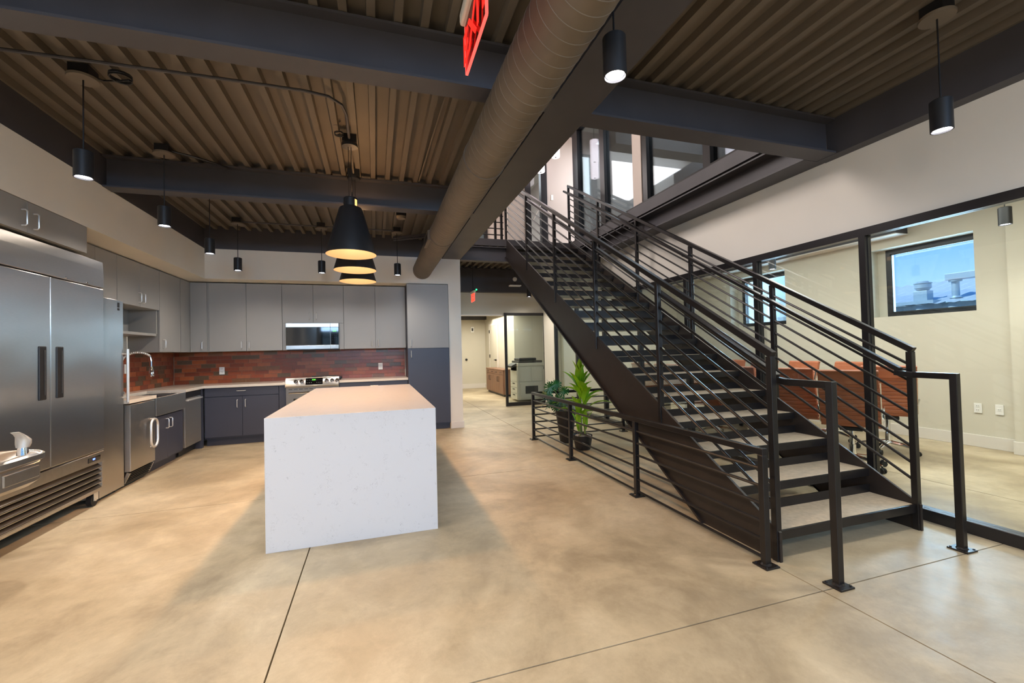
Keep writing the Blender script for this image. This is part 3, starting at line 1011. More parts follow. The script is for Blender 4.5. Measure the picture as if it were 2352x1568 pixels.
I3 = Matrix(((1, 0, 0), (0, 0, -1), (0, 1, 0))).to_4x4()      # faces -y, reads along +x


def face_y(s_, x, y, z, mt, size, par, bold=0):
    Mx = I3.copy()
    Mx.translation = Vector((x, y, z)) - Vector(par.location)
    return text('lettering', s_, mt, Mx, size, par, 0.0004, bold=bold)


face_y('12:00', -.655, 7.7645, 1.735, 'green_disp', .03, mw)
for r in range(4):
    for c_ in range(3):
        face_y(str((r * 3 + c_ + 1) % 10), -.685 + c_ * .03, 7.7645, 1.69 - r * .035, 'slot', .02, mw)

# refrigerators
fr = thing('refrigerator', 'large stainless two-door reach-in refrigerator on casters', 'refrigerator', (-2.75, 4.35, 0))
MB().box(-3.06, -2.50, 3.655, 5.055, .14, 2.262).build('casing', 'steel', fr, bevel=.004)
XF = -2.452
for a_, b_, hy_ in ((3.655, 4.351, 4.255), (4.357, 5.055, 4.447)):
    d_ = MB().box(-2.50, XF, a_, b_, .505, 2.012).build('door', 'steel', fr, bevel=.006)
    rc = MB().box(XF - .002, XF + .012, hy_ - .038, hy_ + .038, 1.045, 1.46).build('handle_recess', 'black', d_, bevel=.006)
    MB().box(XF + .011, XF + .016, hy_ + .012, hy_ + .018, 1.08, 1.43).build('grip', 'slot', d_, bevel=.002)
hd = MB().prism([(-2.50, 2.022), (XF + .004, 2.022), (XF + .003, 2.10), (XF, 2.19), (XF - .005, 2.27), (-2.50, 2.27)], 'y', 3.655, 5.055).build('top_grille', 'steel', fr, bevel=.003)
MB().box(-2.50, XF - .012, 3.66, 5.05, 2.012, 2.022).build('shadow_gap', 'black', fr)
for y in (4.52, 4.80):
    MB().ball((XF + .004, y, 2.035), .008).build('screw', 'chrome', hd)
bf = MB().box(-2.52, XF, 3.655, 5.055, .135, .158).box(-2.52, XF, 3.655, 5.055, .398, .492).box(-2.52, XF, 5.02, 5.055, .158, .398)
bf.build('base_frame', 'steel_h', fr, bevel=.002)
MB().box(-2.54, -2.53, 3.66, 5.02, .158, .425).build('condenser_back', 'black', fr)
for q in range(5):
    z = .158 + q * .0475
    ls = MB().prism([(-2.50, z + .052), (XF - .004, z + .010), (XF - .004, z + .003), (-2.506, z + .046)], 'y', 3.66, 5.018).build('louver_slat', 'steel_dark', fr)
    MB().box(XF - .006, XF - .001, 3.66, 5.018, z + .001, z + .006).build('slat_edge', 'steel_h', ls)
th = MB().box(XF, XF + .006, 4.81, 4.985, .425, .468).build('thermostat', 'plastic_black', fr, bevel=.002)
MB().box(XF + .005, XF + .008, 4.87, 4.90, .443, .456).build('indicator', 'blue_led', th)
for y in (5.0, 3.8):
    for x in (-2.515, -3.0):
        c_ = MB().box(x - .035, x + .035, y - .05, y + .05, .132, .142).box(x - .028, x - .024, y - .035, y + .03, .05, .132).box(x + .024, x + .028, y - .035, y + .03, .05, .132).build('caster_fork', 'satin', fr)
        MB().cyl((x - .02, y - .01, .056), (x + .02, y - .01, .056), .055, .055, 22).build('caster_wheel', 'rubber', c_, smooth=True)
        MB().cyl((x - .03, y - .01, .056), (x + .03, y - .01, .056), .012, .012, 12).build('axle', 'chrome', c_, smooth=True)

f2 = thing('column_refrigerator', 'slim stainless refrigerator column with tall tubular handle', 'refrigerator', (-2.8, 5.28, 0))
MB().box(-3.05, -2.53, 5.075, 5.490, .035, 1.955).build('casing', 'steel', f2, bevel=.003)
d_ = MB().box(-2.53, -2.50, 5.075, 5.492, .04, 1.95).build('door', 'steel', f2, bevel=.004)
hh = MB().tube([(-2.455, 5.475, .90), (-2.455, 5.475, 1.45)], .013, 10).tube([(-2.50, 5.475, .95), (-2.455, 5.475, .95)], .009).tube([(-2.50, 5.475, 1.40), (-2.455, 5.475, 1.40)], .009)
hh.build('door_handle', 'satin', d_, smooth=True)
bd = MB().box(-2.50, -2.497, 5.385, 5.42, 1.875, 1.925).box(-2.50, -2.497, 5.385, 5.42, 1.845, 1.868).build('badge', 'black', d_)
for y in (5.12, 5.45):
    MB().cyl((-2.58, y, 0), (-2.58, y, .036), .02, .02, 12).build('foot', 'black', f2)

# drinking fountain on the alcove's end wall
df = thing('drinking_fountain', 'stainless wall-mounted drinking fountain beside the refrigerator', 'drinking fountain', (-2.43, 3.2, .65))


def fount(off, z):
    pts = []
    y0_, y1_, x0_, x1_ = 2.96 + off, 3.51 - off, -2.43, -1.945 - off
    pts.append((x0_, y0_))
    rr = .16 - off * .6
    for t in range(9):
        a_ = -PI / 2 + PI / 2 * t / 8
        pts.append((x1_ - rr + rr * math.cos(a_), y0_ + rr + rr * math.sin(a_)))
    for t in range(9):
        a_ = PI / 2 * t / 8
        pts.append((x1_ - rr + rr * math.cos(a_), y1_ - rr + rr * math.sin(a_)))
    pts.append((x0_, y1_))
    return [(p[0], p[1], z) for p in pts]


def loft(rings, cap0=True, cap1=True):
    m1 = MB()
    n_ = len(rings[0])
    vs = [p for r in rings for p in r]
    fs = []
    for i in range(len(rings) - 1):
        for k_ in range(n_):
            fs.append((i * n_ + k_, i * n_ + (k_ + 1) % n_, (i + 1) * n_ + (k_ + 1) % n_, (i + 1) * n_ + k_))
    if cap0:
        fs.append(tuple(range(n_)))
    if cap1:
        fs.append(tuple((len(rings) - 1) * n_ + k_ for k_ in range(n_)))
    return m1.add(vs, fs)


loft([fount(.05, .60), fount(.012, .63), fount(.012, .735), fount(.02, .745)]).build('body', 'steel', df, smooth=True)
loft([fount(.01, .745), fount(-.005, .755), fount(-.005, .785), fount(.01, .795), fount(.05, .790), fount(.09, .765), fount(.16, .755)], True, True).build('basin', 'steel', df, smooth=True)
pb = MB().box(-1.957, -1.945, 3.10, 3.36, .655, .72).build('push_bar', 'steel_h', df, bevel=.003)
sp = MB().cyl((-2.03, 3.37, .785), (-2.03, 3.37, .83), .028, .022, 18)
sp.build('bubbler_base', 'chrome', df, smooth=True)
gd = []
for (r0, zz, yy) in ((.03, .83, 3.37), (.036, .85, 3.375), (.036, .875, 3.375), (.028, .895, 3.36), (.022, .915, 3.335), (.02, .93, 3.31)):
    gd.append([(-2.03 + r0 * math.cos(t), yy + r0 * .8 * math.sin(t), zz) for t in [2 * PI * i / 14 for i in range(14)]])
loft(gd).build('mouth_guard', 'satin', df, smooth=True)

# island
isl = thing('kitchen_island', 'white quartz waterfall kitchen island with polished top', 'kitchen island', (-.15, 4.6, 0))
MB().box(-.735, .43, 3.3695, 5.9805, .885, .917).build('worktop', 'quartz', isl)
MB().box(-.735, .43, 3.33, 3.37, 0, .917).build('waterfall_panel', 'quartz', isl, bevel=.0015)
MB().box(-.735, .43, 5.98, 6.02, 0, .917).build('waterfall_panel', 'quartz', isl, bevel=.0015)
MB().box(-.70, .13, 3.37, 5.98, .1, .885).build('cabinet_body', 'navy_cab', isl)
MB().box(-.64, .13, 3.37, 5.98, 0, .1).build('toe_kick', 'black', isl)
for k_ in range(5):
    a_ = 3.38 + k_ * .518
    d_ = MB().box(-.722, -.70, a_ + .003, a_ + .515, .11, .875).build('cabinet_door', 'navy_cab', isl, bevel=.0015)
    MB().tube([(-.722, a_ + .45, .70), (-.752, a_ + .45, .70), (-.752, a_ + .45, .81), (-.722, a_ + .45, .81)], .0055).build('handle', 'satin', d_, smooth=True)


# outlets
def outlet(label, loc, rotz, sockets=2):
    t = thing('wall_outlet', label, 'outlet', loc, rotz)
    MB().box(-.037, .037, -.006, .006, -.06, .06).build('cover_plate', 'plate', t, bevel=.002, world=False)
    for s_ in ((-.026, .026) if sockets == 2 else (0,)):
        k_ = MB().box(-.017, .017, -.009, -.005, s_ - .017, s_ + .017).build('socket', 'plate', t, bevel=.003, world=False)
        MB().box(-.009, -.006, -.0096, -.0088, s_ - .004, s_ + .010).box(.006, .009, -.0096, -.0088, s_ - .004, s_ + .010).build('slot', 'slot', k_, world=False)
    return t


outlet('white duplex outlet in the brick tile left of the range', (-2.40, 8.16, 1.12), 0)
outlet('white duplex outlet in the brick tile right of the range', (.08, 8.16, 1.11), 0)
outlet('white duplex outlet in the tile behind the chrome faucet', (-3.061, 6.78, 1.22), R90)
outlet('white duplex outlet on the meeting room wall under the window, left one', (7.142, 3.385, .483), -R90)
outlet('white data outlet on the meeting room wall, nearest the pier', (7.142, 3.19, .483), -R90, 1)

# ================================================================== STAIRCASE
NT, RUN, RISE = 18, .305, .178
Y0 = 2.085
SL = RISE / RUN
st = thing('staircase', 'black steel open-riser staircase with concrete-filled treads', 'staircase', (3.0, 2.1, 0))


def zt(y):
    return (y - Y0) * SL + .20


for (xa, xb, lipx) in ((2.345, 2.365, 2.335), (3.645, 3.665, 3.675)):
    ys = Y0 - .03
    poly = [(ys, 0), (Y0 + .62, 0), (7.64, zt(7.64) - .36 - .02), (7.64, 3.40), (7.60, 3.40), (ys, zt(ys))]
    sgn = -1 if lipx < 3 else 1
    m0 = MB().prism(poly, 'x', xa, xb)
    m0.build('stringer', 'stringer', st, bevel=.002)
    # flanges along the top (towards the treads) and the bottom edge (outside)
    f0 = MB()
    nrm_ = Vector((0, -SL, 1)).normalized()
    ya, yb_ = Y0 + .62, 7.64
    xo = xa - .022 if sgn < 0 else xb + .022
    x_lo, x_hi = min(xo, xa), max(xo, xb)
    vs = []
    for y in (ya, yb_):
        z = (y - (Y0 + .62)) / (7.64 - Y0 - .62) * (zt(7.64) - .38)
        for x in (x_lo, x_hi):
            vs += [(x, y, z - .004), (x, y, z + .016)]
    f0.add(vs, [(0, 1, 3, 2), (4, 6, 7, 5), (0, 2, 6, 4), (1, 5, 7, 3), (0, 4, 5, 1), (2, 3, 7, 6)])
    f0.build('stringer_flange', 'stringer', st)
for k_ in range(NT):
    y = Y0 + k_ * RUN
    z = RISE * (k_ + 1)
    m0 = MB()
    xa, xb = 2.366, 3.644
    m0.box(xa, xb, y - .005, y, z - .056, z)                      # nosing lip
    m0.box(xa, xb, y, y + RUN, z - .056, z - .050)                # pan
    m0.box(xa, xb, y + RUN - .006, y + RUN, z - .056, z + .062)   # rear upstand
    m0.box(xa, xb, y, y + .012, z - .006, z - .0005)
    tr = m0.build('tread', 'rail', st)
    MB().box(xa + .004, xb - .004, y + .012, y + RUN - .006, z - .050, z - .002).build('tread_fill', 'tread', tr)
    for xq in (xa, xb - .005):
        MB().box(xq, xq + .005, y + .02, y + .26, z - .09, z - .056).build('tread_bracket', 'rail', tr)


def base_plate(t, x, y, w=.105):
    p = MB().box(x - w / 2, x + w / 2, y - w / 2, y + w / 2, 0, .010).build('base_plate', 'rail', t, bevel=.002)
    for a_ in (-1, 1):
        for b_ in (-1, 1):
            MB().cyl((x + a_ * w * .37, y + b_ * w * .37, .010), (x + a_ * w * .37, y + b_ * w * .37, .016), .007, .006, 8).build('anchor_bolt', 'rail', p)
    MB().lathe([(.032, .010), (.028, .015), (.022, .020)], (x, y, 0), 12).build('weld', 'rail', p)


def stair_rail(label, x, inner, x_hand, x_front, y_front, left):
    t = thing('stair_railing', label, 'railing', (x, Y0, 0))
    ztop = lambda y: 1.285 + (y - Y0) * SL
    yend = 7.66
    ys = [Y0, 3.19, 4.295, 5.405, 6.515, 7.64]
    for i, y in enumerate(ys):
        zb_ = 0.0 if i == 0 else (zt(y) - .16 if y < 7.6 else 3.40)
        MB().box(x - .02, x + .02, y - .02, y + .02, zb_, ztop(y) - .02).build('post', 'rail', t, bevel=.003)
    MB().bar((x, Y0 - .02, ztop(Y0 - .02)), (x, yend, ztop(yend)), .042, .042).build('top_rail', 'rail', t, bevel=.003)
    for k_ in range(1, 9):
        ya = Y0 + .02
        z_ = lambda y: ztop(y) - .118 * k_
        MB().tube([(x, ya, z_(ya)), (x, yend - .02, z_(yend - .02))], .0105, 8).build('infill_bar', 'rail', t, smooth=True)
    # inner handrail that levels out over the bottom step
    zh = lambda y: ztop(y) - .115
    m0 = MB()
    kink = Y0 - .06
    zk = 1.105
    m0.bar((x_hand, Y0 + .02, zk + .03), (x_hand, yend + .02, zh(yend + .02)), .042, .032)
    m0.bar((x_hand, Y0 + .05, zk + .012), (x_hand, kink - .02, zk - .004), .041, .038)
    m0.bar((x_hand, kink, zk), (x_front, y_front - .001, zk), .04, .04)
    m0.build('handrail', 'rail', t, bevel=.003)
    MB().box(x_front - .02, x_front + .02, y_front - .02, y_front + .02, .0, zk + .02).build('front_post', 'rail', t, bevel=.003)
    base_plate(t, x_front, y_front)
    dx = inner
    for y in ys[:-1]:
        zz = zh(y + .09)
        MB().tube([(x + dx * .02, y + .02, zz - .085), (x_hand, y + .03, zz - .085), (x_hand, y + .05, zz - .075), (x_hand, y + .05, zh(y + .05) - .01 if y > 3 else zk + .01)], .0075, 8).build('handrail_bracket', 'rail', t, smooth=True)
    return t


stair_rail('black steel railing on the kitchen side of the staircase', 2.355, 1, 2.43, 2.412, 1.757, True)
stair_rail('black steel railing on the meeting room side of the staircase', 3.655, -1, 3.575, 3.55, 1.79, False)

# low guard around the space under the stairs
lr = thing('low_guard_rail', 'knee-high black steel guard rail around the space under the stairs', 'railing', (2.235, 2.06, 0))
for y in (2.06, 3.41, 4.79, 6.08):
    MB().box(2.215, 2.255, y - .02, y + .02, 0, .67).build('post', 'rail', lr, bevel=.003)
    base_plate(lr, 2.235, y)
MB().bar((2.235, 2.04, .69), (2.235, 6.10, .69), .04, .04).build('top_rail', 'rail', lr, bevel=.003)
for x in (3.765,):
    MB().box(x - .02, x + .02, 6.06, 6.10, 0, .69).build('post', 'rail', lr, bevel=.003)
    base_plate(lr, x, 6.08)
MB().bar((2.22, 6.08, .69), (3.785, 6.08, .69), .04, .04).build('top_rail', 'rail', lr, bevel=.003)
for k_ in range(6):
    z = .045 + k_ * .108
    MB().tube([(2.235, 2.08, z), (2.235, 6.06, z)], .0105, 8).build('infill_bar', 'rail', lr, smooth=True)
    MB().tube([(2.25, 6.08, z), (3.75, 6.08, z)], .0105, 8).build('infill_bar', 'rail', lr, smooth=True)

# landing guard rail upstairs
ld = thing('landing_railing', 'black steel guard rail on the upstairs landing left of the stairs', 'railing', (1.9, 7.68, 3.395))
for x in (1.50, 2.16, 2.28):
    MB().box(x - .022, x + .022, 7.66, 7.704, 3.395, 4.42).build('post', 'rail', ld, bevel=.003)
MB().bar((1.46, 7.682, 4.44), (2.33, 7.682, 4.44), .05, .05).build('top_rail', 'rail', ld, bevel=.003)
for k_ in range(1, 9):
    z = 4.44 - .118 * k_
    MB().tube([(1.46, 7.682, z), (2.32, 7.682, z)], .0105, 8).build('infill_bar', 'rail', ld, smooth=True)

# ================================================================== DUCT
du = thing('spiral_duct', 'brown painted spiral air duct running under the ceiling', 'duct', (.79, 2, 2.76))
cx, cz, R_ = .791, 2.762, .153
prof = []
y = -5.0
while y < 7.39:
    prof += [(y, R_), (y + .068, R_), (y + .070, R_ + .0018), (y + .074, R_ + .0018), (y + .076, R_)]
    y += .078
vs, fs = [], []
n = 40
for yy, rr in prof:
    for k_ in range(n):
        a_ = 2 * PI * k_ / n
        sk_ = .078 * k_ / n
        vs.append((cx + rr * math.cos(a_), yy + sk_ * .98, cz + rr * math.sin(a_)))
for i in range(len(prof) - 1):
    for k_ in range(n - 1):
        fs.append((i * n + k_, i * n + k_ + 1, (i + 1) * n + k_ + 1, (i + 1) * n + k_))
for i in range(len(prof) - 6):
    fs.append((i * n + n - 1, (i + 5) * n, (i + 6) * n, (i + 1) * n + n - 1))
m0 = MB().add(vs, fs)
m0.build('duct_pipe', 'duct', du, smooth=True)
MB().cyl((cx, 7.36, cz), (cx, 7.538, cz), R_ + .004, None, 40).build('end_collar', 'duct', du, smooth=True)
for yc in (3.05, 5.15):
    MB().tube([(cx, yc, cz), (cx, yc + .035, cz)], R_ + .006, 40).build('joint_collar', 'duct', du, smooth=True)
# rectangular side grille on the duct
g0 = MB().box(cx - R_ - .02, cx - R_ + .03, 5.18, 5.62, cz - .075, cz + .045)
g0.build('side_grille', 'duct', du, bevel=.004)
MB().box(cx - R_ - .022, cx - R_ - .018, 5.21, 5.59, cz - .055, cz + .025).build('grille_opening', 'black', du)


# ================================================================== LIGHT FITTINGS
def can_proto():
    t = thing('cylinder_pendant', 'x', 'pendant light', (0, 0, 0))
    MB().lathe([(.001, .18), (.044, .18), (.051, .174), (.051, .0), (.046, .0), (.044, .012), (.040, .03), (.001, .03)], n=24).build('housing', 'canblack', t, smooth=True)
    MB().lathe([(.001, .008), (.038, .008), (.041, .012), (.001, .012)], n=20).build('lens', 'lens', t)
    MB().cyl((0, 0, .18), (0, 0, .655), .0045, None, 8).build('cord', 'black', t)
    MB().lathe([(.001, .652), (.082, .652), (.084, .658), (.084, .668), (.001, .668)], n=26).build('canopy', 'offwhite' if 0 else 'duct', t, smooth=True)
    MB().box(-.055, .055, -.055, .055, .668, .735).build('junction_box', 'black', t)
    return t


cans = [
    ((-1.815, 3.53), 'black cylinder pendant light hanging above the big stainless refrigerator'),
    ((-1.81, 4.66), 'black cylinder pendant light second along the cabinet wall, below the small ceiling beam'),
    ((-1.815, 5.80), 'black cylinder pendant light third along the cabinet wall, above the cubby cabinet'),
    ((-1.815, 6.87), 'black cylinder pendant light in front of the corner filler of the back wall'),
    ((-.735, 6.87), 'black cylinder pendant light just left of the cone pendants, above the microwave'),
    ((.345, 6.87), 'black cylinder pendant light between the cone pendants and the duct end'),
    ((1.035, 1.655), 'black cylinder pendant light hanging in the gap between duct and big beam'),
    ((3.13, 1.585), 'black cylinder pendant light hanging in front of the upper right wall'),
    ((3.35, 9.2), 'small black cylinder pendant light in the corridor under the stairs'),
    ((6.15, 2.64), 'black cylinder pendant light inside the meeting room beside the pier'),
    ((5.75, 5.0), 'black cylinder pendant light inside the meeting room before the bright window'),
]
c0 = can_proto()
for i, ((x, y), lb) in enumerate(cans):
    z = 2.545
    if i == 9:
        z = 2.50
    if i == 10:
        z = 2.47
    t = c0 if i == 0 else dup(c0, None, (x, y, z), 0, lb)
    t.location = (x, y, z)
    t['label'] = lb
    spot('can_light', (x, y, z - .004), CAN_W * (1.45 if i < 2 else 1.0), (1.0, .90, .79), 158, .8, .04)
# further fittings behind the camera light the room (out of the picture)
for x, y in ((-1.8, 2.4), (-1.8, 1.2), (-.4, .6), (-1.8, -1.2), (.2, -1.6), (2.6, -.9), (2.6, -3.3), (-.8, -3.6)):
    spot('room_light', (x, y, 2.545), CAN_W * 1.05, (1.0, .90, .79), 165, .8, .05)

for x, y in ((-.4, -.9), (1.9, -.7), (.2, -3.2)):  # added unseen point lamps that brighten the soffits, not fittings of the room
    l_ = bpy.data.lights.new('soffit_fill', 'POINT')
    l_.energy, l_.color, l_.shadow_soft_size = 20, (1.0, .88, .74), .12
    o = bpy.data.objects.new('soffit_fill', l_)
    o.location = (x, y, 2.35)
    COL.objects.link(o)

# cone pendants
sh = [(.213, 0), (.2135, .006), (.098, .40), (.090, .415), (.060, .422), (.058, .43), (.056, .495), (.050, .50), (.044, .50), (.05, .49), (.052, .43), (.05, .418), (.086, .410), (.094, .398), (.2085, .006), (.213, 0)]


def cone():
    t = thing('cone_pendant', 'x', 'pendant light', (0, 0, 0))
    MB().lathe([(.213, 0), (.2135, .006), (.100, .398), (.092, .415), (.064, .424), (.060, .430), (.001, .432)], n=44).build('shade', 'canblack', t, smooth=True)
    MB().lathe([(.2125, .0), (.2095, .004), (.095, .394), (.06, .412), (.001, .414)], n=44).build('shade_lining', 'goldin', t, smooth=True)
    # slotted neck: open arch towards the right
    vs, fs = [], []
    nn, zz = 28, [.43, .455, .475, .49, .50]
    for r in (.060, .055):
        for z in zz:
            for k_ in range(nn):
                a_ = 2 * PI * k_ / nn
                vs.append((r * math.cos(a_), r * math.sin(a_), z))
    hole = lambda k_, zi: (k_ in (24, 25, 26, 27, 0) and zi < 3) or (k_ in (25, 26, 27) and zi == 3 and False)
    L0 = len(zz) * nn
    for zi in range(len(zz) - 1):
        for k_ in range(nn):
            if hole(k_, zi):
                continue
            a, b, c_, d_ = zi * nn + k_, zi * nn + (k_ + 1) % nn, (zi + 1) * nn + (k_ + 1) % nn, (zi + 1) * nn + k_
            fs += [(a, b, c_, d_), (a + L0, d_ + L0, c_ + L0, b + L0)]
    nk = MB().add(vs, fs)
    nk.lathe([(.060, .50), (.055, .506), (.001, .508)], n=28)
    nk.build('neck', 'canblack', t, smooth=True)
    MB().lathe([(.001, .432), (.054, .433), (.0545, .498), (.001, .499)], n=28).build('neck_lining', 'neckglow', t, smooth=True)  # lining made to glow in place of bulb light leaking into the neck
    MB().ball((0, 0, .22), .04).build('bulb', 'bulb', t, smooth=True)
    MB().cyl((0, 0, .245), (0, 0, .40), .02).build('lamp_socket', 'black', t)
    MB().cyl((-.012, 0, .505), (-.012, 0, .97), .003, None, 6).cyl((.012, 0, .505), (.012, 0, .97), .003, None, 6).build('cord', 'black', t)
    MB().lathe([(.001, .965), (.066, .965), (.068, .972), (.068, .99), (.001, .99)], n=26).build('canopy', 'canblack', t, smooth=True)
    MB().box(-.06, .06, -.06, .06, .99, 1.06).build('junction_box', 'black', t)
    return t


p0_ = cone()
for i, (y, lb) in enumerate(((4.06, 'black cone pendant lamp nearest the camera, over the island'), (4.82, 'black cone pendant lamp in the middle, partly behind the nearest one'), (5.56, 'black cone pendant lamp farthest away, lowest of the three rims in view'))):
    t = p0_ if i == 0 else dup(p0_, None, (-.19, y, 2.225), 0, lb)
    t.location = (-.19, y, 2.225)
    t['label'] = lb
    spot('pendant_light', (-.19, y, 2.225 + .03), 34, GOLD, 150, .4, .045)
    spot('pendant_uplight', (-.14, y, 2.225 + .56), 3, GOLD, 150, .5, .02).rotation_euler = (PI, 0, 0)

# conduits under the deck
cd = MB()
path = [(-2.42, 3.40, 3.25), (-1.0, 3.36, 3.245), (-.46, 3.36, 3.245), (-.30, 3.39, 3.245), (-.215, 3.48, 3.245), (-.19, 3.62, 3.245), (-.19, 4.02, 3.245)]
cd.tube(path, .0115, 8)
tag(cd.build('ceiling_conduit', 'beam', smooth=True), 'thin metal conduit crossing the deck ribs to the first cone pendant', 'conduit')
tag(MB().tube([(-1.75, 6.87, 3.235), (.35, 6.87, 3.235)], .010, 8).build('ceiling_conduit', 'beam', smooth=True), 'thin metal conduit linking the pendant canopies near the back wall', 'conduit')
tag(MB().tube([(-.19, 4.12, 3.24), (-.19, 4.76, 3.24)], .010, 8).build('ceiling_conduit', 'duct', smooth=True), 'short conduit between the first two cone pendant canopies', 'conduit')
tag(MB().tube([(.55, 2.75, 3.27), (.52, 3.9, 3.275), (.50, 4.9, 3.27)], .008, 6).build('ceiling_conduit', 'duct', smooth=True), 'thin wire pipe tucked in a deck groove left of the duct', 'conduit')
cl = MB()
cl.tube([(-1.60 + .06 * math.cos(t * .5), 3.50 + .06 * math.sin(t * .5), 3.22 + .0008 * t) for t in range(40)], .005, 6)
cl.tube([(-1.80, 3.53, 3.235), (-1.74, 3.60, 3.25), (-1.66, 3.55, 3.23), (-1.55, 3.50, 3.225)], .006, 6)
tag(cl.build('cable_coil', 'black', smooth=True), 'coil of black cable on the deck beside the first pendant canopy', 'cable')
cl = MB().tube([(-1.75, 4.66, 3.24), (-1.60, 4.70, 3.225), (-1.45, 4.80, 3.22), (-1.38, 4.92, 3.235)], .010, 6)
tag(cl.build('flexible_cable', 'black', smooth=True), 'black flexible cable leaving the second pendant canopy', 'cable')
cl = MB().tube([(-.27 + .035 * math.cos(t * .5), 3.93 + .035 * math.sin(t * .5), 3.225 + .0008 * t) for t in range(30)], .004, 6)
tag(cl.build('cable_coil', 'black', smooth=True), 'small coil of black cable beside the first cone pendant canopy', 'cable')
br = MB().bar((.30, 7.05, 3.17), (1.05, 6.70, 3.20), .05, .03).bar((.30, 7.08, 3.14), (1.05, 6.73, 3.17), .03, .02)
tag(br.build('ceiling_brace', 'beam'), 'dark steel angle brace below the deck by the duct', 'brace')


def sensor(label, loc, s=1.0):
    t = thing('ceiling_sensor', label, 'sensor', loc)
    MB().lathe([(.001, -.035 * s), (.05 * s, -.03 * s), (.062 * s, -.008 * s), (.064 * s, 0), (.001, 0)], n=22).build('sensor_head', 'offwhite' if s < 1 else 'duct', t, smooth=True, world=False)
    MB().box(-.06 * s, .06 * s, -.05 * s, .05 * s, 0, .075 * s).build('junction_box', 'black', t, world=False)
    MB().tube([(0, 0, .075 * s), (.01, .03, .14), (.0, .02, .2)], .004, 6).build('cable', 'black', t, world=False)
    return t


sensor('round ceiling sensor on a dark box beyond the small beam, left of the duct', (.34, 5.62, 3.08))
em = thing('emergency_light', 'small emergency light hanging in the corridor ceiling', 'emergency light', (3.02, 9.2, 2.78))
MB().box(-.13, .13, -.06, .06, 0, .022).build('light_plate', 'plate', em, world=False)
MB().ball((.0, 0, .16), .05, 12, 7).build('lamp_head', 'plate', em, smooth=True, world=False)
MB().cyl((0, 0, .02), (0, 0, .46), .006, None, 6).build('stem', 'black', em, world=False)

# exit signs (panels edge-on to the room)
SM = Matrix(((0, 0, -1), (-1, 0, 0), (0, 1, 0))).to_4x4()     # faces -x, reads along -y


def exit_sign(label, x, y0, y1, z0, z1, lit):
    """y0 is the far end where the word begins"""
    t = thing('exit_sign', label, 'exit sign', (x, (y0 + y1) / 2, z1))
    MB().box(x - .0045, x + .0045, y1, y0, z0, z1).build('sign_panel', 'acrylic' if lit else 'redpanel', t)
    ed = MB().box(x - .0055, x + .0055, y1, y0, z0 - .004, z0 + .002).box(x - .0055, x + .0055, y0 - .003, y0 + .004, z0, z1).box(x - .0055, x + .0055, y1 - .004, y1 + .003, z0, z1)
    ed.build('edge_glow', 'rededge', t)
    w = abs(y0 - y1)
    sc_ = (z1 - z0)
    Mx = SM.copy()
    Mx.translation = Vector((x - .0055, (y0 + y1) / 2, (z0 + z1) / 2)) - Vector(t.location)
    text('exit_letters', 'EXIT', 'red' if lit else 'plate', Mx @ Matrix.Diagonal((1.0 * w / .36 * 1.15, 1, 1, 1)), sc_ * (.88 if lit else .7), t, .0012, bold=.002)
    hs = MB().box(x - .028, x + .028, y1 - .005, y0 + .005, z1, z1 + .055)
    hs.build('housing', 'offwhite', t, bevel=.012)
    MB().cyl((x, (y0 + y1) / 2, z1 + .05), (x, (y0 + y1) / 2, 3.27), .007, None, 8).build('stem', 'black', t)
    return t


e1 = exit_sign('large red exit sign hanging in front of the blue ceiling beam', .402, 1.83, 1.475, 2.555, 2.765, True)
e2 = exit_sign('small red exit sign hanging in the corridor beyond the column', 1.955, 8.93, 8.62, 2.375, 2.535, False)
MB().ball((1.99, 8.60, 2.60), .016).build('indicator', 'green_led', e2)

# upstairs lamps
for i, (x, y, z, lb) in enumerate(((3.52, 7.9, 5.20, 'white cylinder lamp upstairs in front of the plain wall'), (3.33, 8.25, 5.02, 'white cylinder lamp upstairs nearest the big ceiling beam edge'), (5.0, 4.95, 4.14, 'white cylinder lamp behind the upstairs glass wall'))):
    t = thing('upstairs_lamp', lb, 'pendant light', (x, y, z))
    MB().lathe([(.001, 0), (.078, 0), (.084, .01), (.084, .45), (.001, .45)], n=24).build('lamp_shade', 'lampwhite', t, smooth=True, world=False)
    MB().lathe([(.001, -.004), (.02, -.004), (.022, .0)], n=12).build('finial', 'slot', t, world=False)
    MB().cyl((0, 0, .45), (0, 0, 6.2 - z), .005, None, 6).build('cord', 'black', t, world=False)
sw = tag(MB().box(3.695, 3.745, 8.59, 8.60, 4.58, 4.70).build('light_switch', 'plate', bevel=.002), 'white light switch on the plain wall upstairs', 'switch')

# ================================================================== COPY ROOM
# panel door of glass in front of the opening
gd_ = struct('door_2', 'frame', (2.93, 4.01, 9.80, 9.845, 2.17, 2.235), label='glass sliding door in a dark frame')
for b in ((2.93, 4.01, 9.80, 9.845, 0.012, .10), (2.93, 2.99, 9.80, 9.845, .10, 2.17), (3.93, 4.01, 9.80, 9.845, .10, 2.17)):
    bx('door_frame', 'frame', b, gd_)
bx('glass_pane', 'glass', (2.99, 3.93, 9.82, 9.828, .10, 2.17), gd_)
MB().tube([(2.96, 9.80, .95), (2.96, 9.75, .95), (2.96, 9.75, 1.25), (2.96, 9.80, 1.25)], .01).build('pull_handle', 'black', gd_, smooth=True)

